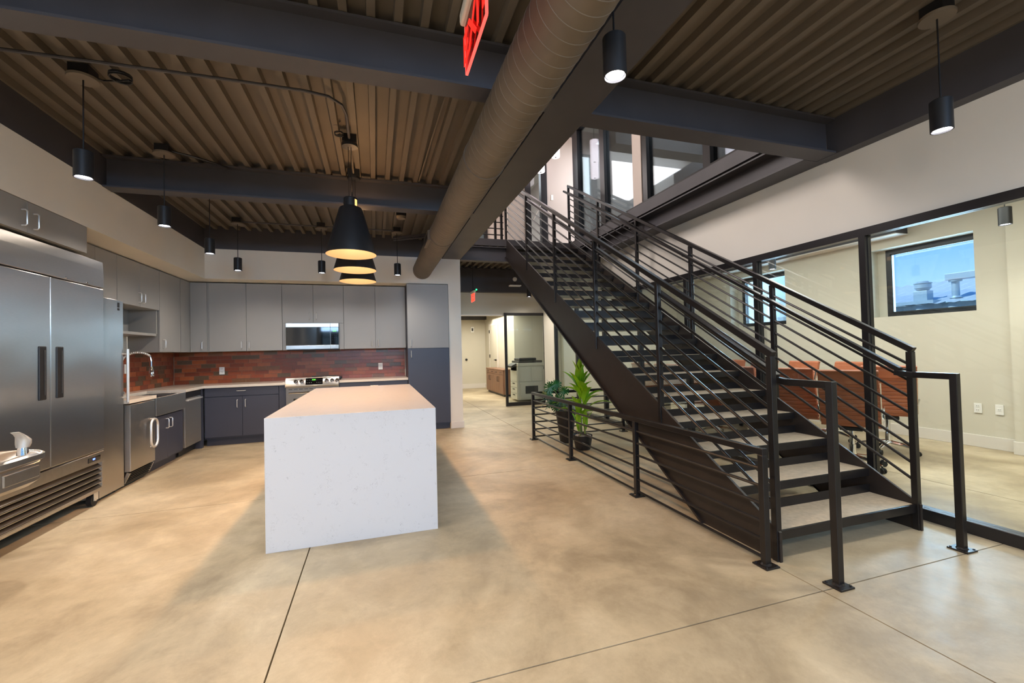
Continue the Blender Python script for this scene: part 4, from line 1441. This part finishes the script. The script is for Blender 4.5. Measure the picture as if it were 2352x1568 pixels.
d3 = struct('door_3', 'cream', (3.815, 3.838, 13.68, 14.62, .01, 2.2))
bx('door_casing', 'white', (3.81, 3.838, 13.6, 13.68, 0, 2.27), d3)
bx('door_casing', 'white', (3.81, 3.838, 14.62, 14.70, 0, 2.27), d3)
bx('door_casing', 'white', (3.81, 3.838, 13.68, 14.62, 2.2, 2.27), d3)
for z in (.25, 1.1, 1.95):
    MB().cyl((3.805, 14.60, z), (3.805, 14.60, z + .11), .016).build('hinge', 'black', d3)
MB().cyl((3.815, 13.78, 1.03), (3.76, 13.78, 1.03), .026, None, 14).tube([(3.765, 13.78, 1.03), (3.765, 13.92, 1.03)], .011).build('lever_handle', 'black', d3, smooth=True)
th_ = thing('wall_thermostat', 'white intercom plate on the far copy room wall', 'thermostat', (3.36, 15.33, 2.12))
MB().box(-.06, .06, -.02, .01, -.10, .10).build('wall_plate', 'plate', th_, bevel=.006, world=False)
MB().box(-.03, .03, -.026, -.018, -.05, .05).build('dial', 'slot', th_, bevel=.004, world=False)
tag(MB().cyl((3.12, 15.35, 1.04), (3.12, 15.30, 1.04), .042, .036, 18).build('wall_bumper', 'black', smooth=True), 'round black door bumper on the far cream wall', 'door stop')

cr_ = thing('credenza', 'reddish wood credenza with black pulls against the copy room wall', 'cabinet', (3.7, 12.9, 0))
MB().box(3.515, 3.83, 11.95, 13.92, .06, .75).build('cabinet_body', 'wood', cr_)
MB().box(3.54, 3.82, 11.99, 13.88, 0, .06).build('toe_kick', 'black', cr_)
MB().box(3.49, 3.835, 11.93, 13.94, .75, .785).build('worktop', 'wood', cr_, bevel=.003)
for k_ in range(4):
    a_ = 11.96 + k_ * .488
    d_ = MB().box(3.495, 3.514, a_ + .004, a_ + .484, .63, .745).build('drawer', 'wood', cr_, bevel=.002)
    MB().tube([(3.495, a_ + .17, .69), (3.47, a_ + .17, .69), (3.47, a_ + .31, .69), (3.495, a_ + .31, .69)], .006).build('handle', 'black', d_)
    d_ = MB().box(3.495, 3.514, a_ + .004, a_ + .484, .07, .622).build('cabinet_door', 'wood', cr_, bevel=.002)
    hy_ = a_ + (.43 if k_ % 2 == 0 else .06)
    MB().tube([(3.495, hy_, .42), (3.465, hy_, .42), (3.465, hy_, .56), (3.495, hy_, .56)], .006).build('handle', 'black', d_)

cp_ = thing('photocopier', 'large beige office photocopier behind the glass door', 'photocopier', (3.85, 10.9, 0))
MB().box(3.50, 4.22, 10.62, 11.25, .04, .92).build('copier_body', 'offwhite', cp_, bevel=.012)
for z0_, z1_ in ((.06, .20), (.21, .35), (.36, .50)):
    d_ = MB().box(3.487, 3.50, 10.65, 11.22, z0_, z1_).build('paper_drawer', 'offwhite', cp_, bevel=.004)
    MB().box(3.482, 3.488, 10.85, 11.02, z1_ - .05, z1_ - .025).build('drawer_pull', 'black', d_)
MB().box(3.487, 3.50, 10.65, 11.22, .51, .80).build('front_cover', 'offwhite', cp_, bevel=.004)
MB().box(3.56, 3.85, 10.605, 10.62, .52, .88).box(3.88, 4.18, 10.605, 10.62, .52, .88).box(3.56, 4.18, 10.605, 10.62, .08, .49).build('side_cover', 'offwhite', cp_, bevel=.004)
MB().box(3.70, 4.05, 10.598, 10.607, .20, .40).build('side_tray', 'slot', cp_, bevel=.004)
MB().box(3.50, 3.60, 10.70, 11.2, .80, .92).build('output_slot', 'black', cp_)
MB().box(3.50, 4.24, 10.60, 11.27, .92, 1.0).build('scanner_bed', 'offwhite', cp_, bevel=.01)
MB().box(3.54, 4.20, 10.64, 11.24, 1.0, 1.06).build('document_lid', 'slot', cp_, bevel=.012)
MB().box(3.58, 4.06, 10.70, 11.16, 1.06, 1.13).build('document_feeder', 'slot', cp_, bevel=.02)
MB().prism([(3.36, .93), (3.50, 1.0), (3.50, .95), (3.38, .88)], 'y', 10.7, 11.15).build('control_panel', 'slot', cp_, bevel=.004)
MB().box(4.24, 4.42, 10.70, 11.18, .10, .82).build('finisher', 'offwhite', cp_, bevel=.01)
MB().prism([(4.24, .84), (4.46, .95), (4.46, .93), (4.24, .80)], 'y', 10.75, 11.15).build('output_tray', 'slot', cp_)

# ================================================================== MEETING ROOM FURNITURE
tb = thing('meeting_table', 'long dark walnut meeting table between two rows of cognac chairs', 'table', (5.75, 5.8, 0))
MB().box(5.10, 5.78, 4.05, 7.3, .70, .74).build('tabletop', 'table', tb, bevel=.006)
for y in (4.6, 7.25):
    MB().box(5.34, 5.54, y - .05, y + .05, .03, .70).box(5.20, 5.68, y - .07, y + .07, 0, .03).build('pedestal', 'frame', tb, bevel=.004)


def office_chair():
    t = thing('office_chair', 'x', 'chair', (0, 0, 0))

    def shell(pts, rib, w, th):
        """closed ribbed pad following a centre line in x,z"""
        P = [Vector((p[0], 0, p[1])) for p in pts]
        fine = []
        seg = 5
        for i in range(len(P) - 1):
            for k_ in range(seg):
                fine.append(P[i].lerp(P[i + 1], k_ / seg))
        fine.append(P[-1])
        top, bot = [], []
        for i, p in enumerate(fine):
            d = (fine[min(i + 1, len(fine) - 1)] - fine[max(i - 1, 0)]).normalized()
            n_ = Vector((-d.z, 0, d.x))
            b_ = th * (1 + (rib if i % seg else -rib))
            top.append(p + n_ * b_)
            bot.append(p - n_ * b_)
        loop = top + bot[::-1]
        return MB().prism([(q.x, q.z) for q in loop], 'y', -w / 2, w / 2)

    seat = [(.27, .455), (.235, .475)] + [(.235 - .048 * i, .475 - .010 * math.sin(PI * i / 9)) for i in range(1, 10)]
    shell(seat, .3, .50, .014).build('seat', 'leather', t, smooth=False)
    back = [(-.205, .475), (-.245, .50)] + [(-.262 - .006 * i - .0009 * i * i, .545 + .0425 * i) for i in range(10)]
    shell(back, .3, .49, .013).build('backrest', 'leather', t, smooth=False)
    lx, lz = back[-1]
    hd_ = MB()
    hd_.prism([(lx - .014, lz), (lx - .035, lz + .075), (lx - .045, lz + .125), (lx - .062, lz + .130), (lx - .068, lz + .118), (lx - .050, lz + .10), (lx - .040, lz + .05), (lx - .030, lz)][::1], 'y', -.245, .245)
    hd_.prism([(lx + .012, lz - .01), (lx - .015, lz + .118), (lx - .038, lz + .138), (lx - .055, lz + .125), (lx - .030, lz - .01)], 'y', -.243, .243)
    hd_.build('headrest', 'leather', t, bevel=.005)
    for s_ in (-1, 1):
        yy = .265 * s_
        p_ = [(-.27, yy * .93, .60), (-.255, yy, .665), (-.18, yy, .675), (.06, yy, .672), (.095, yy, .655), (.10, yy, .62), (.05, yy, .50), (.03, yy * .93, .47)]
        MB().tube(p_, .0125, 8).build('armrest', 'chrome', t, smooth=True)
        MB().tube([(-.24, .25 * s_, .50), (-.29, .25 * s_, .72), (-.345, .25 * s_, .93)], .009, 8).build('side_rail', 'chrome', t, smooth=True)
    MB().box(-.12, .10, -.10, .10, .40, .445).build('tilt_mechanism', 'black', t, bevel=.01)
    MB().cyl((0, 0, .24), (0, 0, .40), .024, .024, 14).cyl((0, 0, .10), (0, 0, .24), .036, .032, 14).build('gas_column', 'chrome', t, smooth=True)
    for k_ in range(5):
        a_ = 2 * PI * k_ / 5 + .3
        c_, s_ = math.cos(a_), math.sin(a_)
        MB().tube([(.03 * c_, .03 * s_, .115), (.16 * c_, .16 * s_, .105), (.30 * c_, .30 * s_, .075)], [.024, .019, .013], 8).build('base_leg', 'chrome', t, smooth=True)
        w_ = MB()
        x_, y_ = .30 * c_, .30 * s_
        px, py = -s_ * .012, c_ * .012
        w_.cyl((x_ - px * 2, y_ - py * 2, .03), (x_ - px * .5, y_ - py * .5, .03), .030, None, 14).cyl((x_ + px * .5, y_ + py * .5, .03), (x_ + px * 2, y_ + py * 2, .03), .030, None, 14).cyl((x_, y_, .03), (x_, y_, .075), .008)
        w_.build('caster', 'rubber', t, smooth=True)
    return t


ch0 = office_chair()
near = [(4.90, 3.36), (4.90, 3.99), (4.86, 4.64), (4.85, 5.28), (4.86, 5.92), (4.85, 6.56)]
far = [(6.03, 4.42), (6.02, 5.10), (6.03, 5.80), (6.02, 6.50)]
nlab = ['cognac leather office chair on the glass side, nearest the end of the table',
        'cognac leather office chair on the glass side, second from the near end of the table',
        'cognac leather office chair on the glass side, third from the near end',
        'cognac leather office chair on the glass side, fourth from the near end',
        'cognac leather office chair on the glass side, fifth from the near end',
        'cognac leather office chair on the glass side, last in its row']
flab = ['cognac leather office chair on the window side, nearest the table end',
        'cognac leather office chair on the window side, second from the table end',
        'cognac leather office chair on the window side, third from the table end',
        'cognac leather office chair on the window side, last in its row']
G = 'cognac office chairs around the meeting table'
first = True
allc = [((x, y), (.55, .50, .35, .25, .15, .1)[i], nlab[i]) for i, (x, y) in enumerate(near)] + [((x, y), PI + .08 * ((i % 3) - 1), flab[i]) for i, (x, y) in enumerate(far)]
allc.append(((5.96, 3.66), math.radians(34), 'cognac leather office chair at the head of the table by the pier'))
for (x, y), rz, lb in allc:
    t = ch0 if first else dup(ch0, None)
    first = False
    t.location = (x, y, 0)
    t.rotation_euler = (0, 0, rz)
    t['label'] = lb
    t['group'] = G


# ================================================================== PLANTS
def leaf(base, az, length, width, rise, droop, mt, parent, name='leaf', cup=.25, seg=8, tw=0.0):
    d = Vector((math.cos(az), math.sin(az), 0))
    sd = Vector((-d.y, d.x, 0))
    vs, fs = [], []
    pos = Vector(base)
    ang_ = rise
    st_ = length / seg
    for i in range(seg + 1):
        f_ = i / seg
        w = width * (math.sin(PI * min(1, f_ * .93 + .07)) ** .75) * (1 - .25 * f_)
        if i == seg:
            w = .002
        dirv = d * math.cos(ang_) + Vector((0, 0, 1)) * math.sin(ang_)
        nrm_ = (d * -math.sin(ang_) + Vector((0, 0, 1)) * math.cos(ang_))
        s2 = (sd * math.cos(tw) + nrm_ * math.sin(tw))
        vs += [pos - s2 * w / 2 + nrm_ * w * cup, pos, pos + s2 * w / 2 + nrm_ * w * cup]
        pos = pos + dirv * st_
        ang_ -= droop / seg * (.5 + f_)
    for i in range(seg):
        a_ = i * 3
        fs += [(a_, a_ + 1, a_ + 4, a_ + 3), (a_ + 1, a_ + 2, a_ + 5, a_ + 4)]
    m1 = MB().add(vs, fs)
    return m1.build(name, mt, parent, smooth=False)


pl = thing('potted_plant', 'tall bright green broad-leaved plant in a round black pot', 'plant', (2.62, 5.24, 0))
px_, py_ = 2.62, 5.24
MB().lathe([(.001, 0), (.092, 0), (.10, .01), (.128, .165), (.132, .19), (.126, .192), (.118, .17), (.001, .168)], (px_, py_, 0), 30).build('pot', 'pot', pl, smooth=True)
MB().lathe([(.001, .174), (.117, .172)], (px_, py_, 0), 20).build('soil', 'soil', pl)
rp = random.Random(3)
pm = MB()
for k_ in range(60):
    a_, r0 = rp.uniform(0, 2 * PI), .11 * math.sqrt(rp.random())
    pm.ball((px_ + r0 * math.cos(a_), py_ + r0 * math.sin(a_), .18), rp.uniform(.007, .012), 6, 4, .7)
pm.build('pebble_layer', 'pebble', pl, smooth=True, kind='stuff')
stems = [((px_ - .03, py_), (px_ - .05, py_ + .01), .50), ((px_ + .03, py_ - .01), (px_ + .035, py_ - .02), .66), ((px_, py_ + .03), (px_ + .0, py_ + .04), .90)]
for (a_, b_, h_) in stems:
    MB().tube([(a_[0], a_[1], .17), ((a_[0] + b_[0]) / 2, (a_[1] + b_[1]) / 2, .17 + h_ / 2), (b_[0], b_[1], .17 + h_ * .85)], [.014, .011, .008], 8).build('stem', 'stem', pl, smooth=True)
cam_az = math.atan2(-py_, -px_)
side = cam_az + PI / 2
spec = [
    # stem top z, azimuth, length, width, rise, droop
    (2, .78, cam_az + .1, .42, .105, 1.48, .10), (2, .86, cam_az + 2.8, .36, .08, 1.50, .10), (2, .80, cam_az + .5, .30, .09, 1.38, .2),
    (2, .70, side + .25, .42, .085, 1.25, .85), (2, .70, side + PI - .25, .42, .085, 1.22, .95), (2, .74, side + .9, .34, .07, 1.2, .7), (2, .72, side + PI + .7, .36, .08, 1.25, .7),
    (1, .62, side + 2.75, .40, .075, .95, 1.5), (1, .60, side + .35, .36, .075, .9, 1.6), (1, .64, cam_az - .4, .34, .10, 1.35, 1.2), (1, .60, cam_az + .5, .32, .09, 1.3, 1.5),
    (1, .50, side + PI, .44, .07, .8, 1.9), (1, .50, side - .1, .42, .06, .7, 1.5), (1, .56, cam_az + PI, .36, .07, .9, 1.3),
    (0, .44, cam_az - .7, .30, .085, 1.4, .9), (0, .40, side + PI + .3, .34, .075, .95, 1.9), (0, .38, cam_az + .6, .30, .08, 1.35, 1.5), (0, .36, side + .2, .30, .075, 1.0, 1.8), (0, .34, cam_az + 1.1, .28, .075, 1.3, 1.6),
    (2, .84, cam_az + 1.4, .34, .08, 1.40, .35), (2, .84, cam_az - 1.3, .34, .08, 1.40, .35), (2, .66, cam_az + .9, .32, .08, 1.2, 1.1), (2, .64, cam_az - .8, .32, .08, 1.2, 1.1), (1, .54, cam_az + 1.0, .30, .07, 1.1, 1.4), (0, .46, cam_az + .1, .28, .075, 1.35, 1.3),
    (0, .22, cam_az - .3, .26, .06, 1.45, .5), (0, .24, cam_az + .8, .26, .06, 1.4, .5), (0, .22, side + 2.6, .28, .06, 1.35, .7), (1, .24, cam_az, .30, .06, 1.5, .4), (1, .26, side, .26, .055, 1.35, .7),
]
for (si, z, az, ln, wd, ri, dr_) in spec:
    sx, sy = stems[si][1]
    leaf((sx, sy, z + .02), az, ln, wd * 1.35, ri, dr_, 'leaf', pl, cup=.22)

p2_ = thing('potted_plant', 'mixed plant of dark split leaves and silver fronds in a tall black planter', 'plant', (2.60, 5.72, 0))
qx, qy = 2.60, 5.72
MB().lathe([(.001, 0), (.085, 0), (.09, .01), (.145, .44), (.15, .46), (.142, .462), (.135, .44), (.001, .43)], (qx, qy, 0), 30).build('pot', 'pot', p2_, smooth=True)
MB().lathe([(.001, .435), (.134, .435)], (qx, qy, 0), 20).build('soil', 'soil', p2_)


def split_leaf(c, nrm_, upv, r, mt, par):
    """monstera leaf: heart outline with deep side notches"""
    n_ = Vector(nrm_).normalized()
    u_ = (Vector(upv) - n_ * n_.dot(Vector(upv))).normalized()
    s_ = n_.cross(u_)
    out_ = []
    fing = 6
    for sgn in (1, -1):
        pts = []
        for i in range(fing):
            a0_ = -1.15 + i * .46
            a1_ = a0_ + .30
            rr = r * (1.0 - .10 * abs(i - 2))
            for a_, q in ((a0_ - .03, .42), (a0_, rr / r * .98), (a1_, rr / r), (a1_ + .04, .42)):
                pts.append((sgn * math.cos(a_) * q * .85, math.sin(a_) * q))
        pts.append((0, 1.12))
        pts = [(0, -.55)] + pts
        out_.append(pts)
    m1 = MB()
    for pts in out_:
        cpt = Vector(c)
        vs = [cpt]
        for a_, b_ in pts:
            vs.append(cpt + s_ * a_ * r + u_ * b_ * r - n_ * (abs(a_) * .22 * r + max(0, -b_) * .05))
        fs = [(0, i, i + 1) for i in range(1, len(vs) - 1)]
        m1.add(vs, fs)
    return m1.build('leaf', mt, par)


view = Vector((-qx, -qy, .3)).normalized()
sdv = Vector((view.y, -view.x, 0)).normalized()     # picture left
for (l_, h_, r0, tilt) in ((.20, .80, .13, .3), (.26, .70, .11, -.2), (.12, .84, .10, .5), (.20, .57, .10, -.5), (.10, .62, .11, .2), (.14, .50, .08, -.6), (.02, .74, .10, 0)):
    c_ = Vector((qx, qy, 0)) - sdv * -l_ * -1 + Vector((0, 0, h_)) if False else Vector((qx, qy, h_)) + (-sdv if sdv.x > 0 else sdv) * l_
    MB().tube([(qx, qy, .43), ((qx + c_.x) / 2, (qy + c_.y) / 2, (.43 + c_.z) / 2 + .06), tuple(c_)], .005, 6).build('stem', 'stem', p2_, smooth=True)
    split_leaf(c_ + view * .02, view + Vector((tilt * .4, .0, .5)), Vector((0, 0, 1)) + (-sdv if sdv.x > 0 else sdv) * .4, r0, 'leafdark', p2_)
rp = random.Random(11)
for k_ in range(12):
    az = rp.uniform(-.4, 2.6) + cam_az - 1.2
    ln = rp.uniform(.34, .48)
    d = Vector((math.cos(az), math.sin(az), 0))
    sd = Vector((-d.y, d.x, 0))
    pos = Vector((qx, qy, .46))
    an = rp.uniform(1.0, 1.35)
    m1 = MB()
    seg = 22
    prev = pos.copy()
    for i in range(seg):
        dirv = d * math.cos(an) + Vector((0, 0, 1)) * math.sin(an)
        pos = pos + dirv * ln / seg
        an -= .085
        m1.tube([prev, pos], .0022, 4, caps=False)
        prev = pos.copy()
        if i > 3:
            f_ = (i - 3) / (seg - 3)
            ll = .075 * math.sin(PI * (f_ * .85 + .12))
            for sg in (-1, 1):
                tip = pos + sd * sg * ll + dirv * ll * .6 - Vector((0, 0, ll * .25))
                w_ = dirv * .006
                m1.add([pos - w_, pos + w_, tip + w_ * .2, tip - w_ * .2], [(0, 1, 2, 3)])
    m1.build('frond', 'frond', p2_)
for k_ in range(7):
    leaf((qx, qy, .47), side + 2.2 + k_ * .35, .30, .06, .8, 1.3, 'leaf', p2_)

# ================================================================== OUTSIDE THE MEETING ROOM WINDOWS
nb = thing('neighbour_building', 'low neighbouring building with pale corrugated metal roof and wall', 'building', (18, 10, 0))
m0 = MB()
ys_ = [2.0 + .2 * i for i in range(0, 91)]
vs, fs = [], []
for i, y in enumerate(ys_):
    b_ = .05 if i % 2 else 0
    vs += [(16.0, y, 2.42 + b_), (20.0, y, 3.48 + b_)]
for i in range(len(ys_) - 1):
    fs.append((2 * i, 2 * i + 1, 2 * i + 3, 2 * i + 2))
m0.add(vs, fs)
m0.build('roof', 'metalroof', nb)
m0 = MB()
vs, fs = [], []
for i, y in enumerate(ys_):
    b_ = -.12 if (i // 2) % 2 else 0
    vs += [(16.25 + b_, y, -1), (16.25 + b_, y, 2.45)]
for i in range(len(ys_) - 1):
    fs.append((2 * i, 2 * i + 1, 2 * i + 3, 2 * i + 2))
m0.add(vs, fs)
m0.build('wall', 'metalroof', nb)
MB().box(16.3, 26, 2.0, 20.0, -1, 2.35).build('building_body', 'metalroof', nb)
vt = thing('roof_exhaust_fan', 'round mushroom exhaust fan on a square curb on the metal roof', 'vent', (16.9, 9.25, 2.7))
MB().box(16.2, 16.5, 8.74, 9.1, 2.5, 2.88).build('curb', 'galv', vt, bevel=.01)
MB().lathe([(.001, 2.95), (.15, 2.95), (.17, 2.98), (.17, 3.0), (.205, 3.02), (.205, 3.13), (.19, 3.14), (.22, 3.16), (.22, 3.18), (.14, 3.20), (.14, 3.225), (.001, 3.23)], (16.35, 8.92, -.05), 26).build('fan_cowl', 'galv', vt, smooth=True)
MB().box(16.02, 16.6, 8.5, 9.5, 2.46, 2.56).build('flashing', 'galv', vt)
gn = thing('roof_duct', 'square sheet metal duct raised on a round riser above the roof', 'duct', (16.9, 8.3, 2.7))
MB().cyl((16.5, 8.2, 2.4), (16.5, 8.2, 3.12), .09, None, 20).cyl((16.5, 8.2, 2.58), (16.5, 8.2, 2.64), .15, .11, 20).build('riser', 'galv', gn, smooth=True)
MB().box(16.33, 16.67, 5.8, 8.36, 3.12, 3.31).build('duct_box', 'galv', gn, bevel=.01)
MB().cyl((16.5, 8.2, 3.07), (16.5, 8.2, 3.13), .15, None, 20).build('collar', 'galv', gn, smooth=True)
struct('ground', 'asphalt', (-40, 60, -50, 50, -1.2, -.13))


def tree(label, x, y, h, s):
    t = thing('tree', label, 'tree', (x, y, -.13), group='trees outside the storefront')
    MB().tube([(x, y, -.13), (x + .1, y, h * .35), (x, y + .1, h * .6)], [.16, .12, .07], 8).build('trunk', 'bark', t, smooth=True)
    rr = random.Random(s)
    m1 = MB()
    for k_ in range(1400):
        u_ = Vector((rr.gauss(0, 1), rr.gauss(0, 1), rr.gauss(0, 1))).normalized() * (rr.random() ** .4) * h * .34
        c_ = Vector((x, y, h * .68)) + Vector((u_.x, u_.y, u_.z * .95))
        a_ = Vector((rr.gauss(0, 1), rr.gauss(0, 1), rr.gauss(0, 1))).normalized() * .13
        b_ = a_.cross(Vector((rr.gauss(0, 1), rr.gauss(0, 1), rr.gauss(0, 1)))).normalized() * .09
        m1.add([c_ - a_, c_ + b_, c_ + a_, c_ - b_], [(0, 1, 2, 3)])
    m1.build('crown', 'treeleaf', t, kind='stuff')


tree('second tree from the left outside the storefront', -2.5, -12, 6.5, 1)
tree('tallest tree outside the middle of the storefront', 2.4, -13, 7.5, 2)
tree('tree outside the storefront farthest towards the kitchen side', -7, -14, 7.0, 3)
tree('tree outside the storefront farthest towards the meeting room side', 7, -13, 7.0, 4)
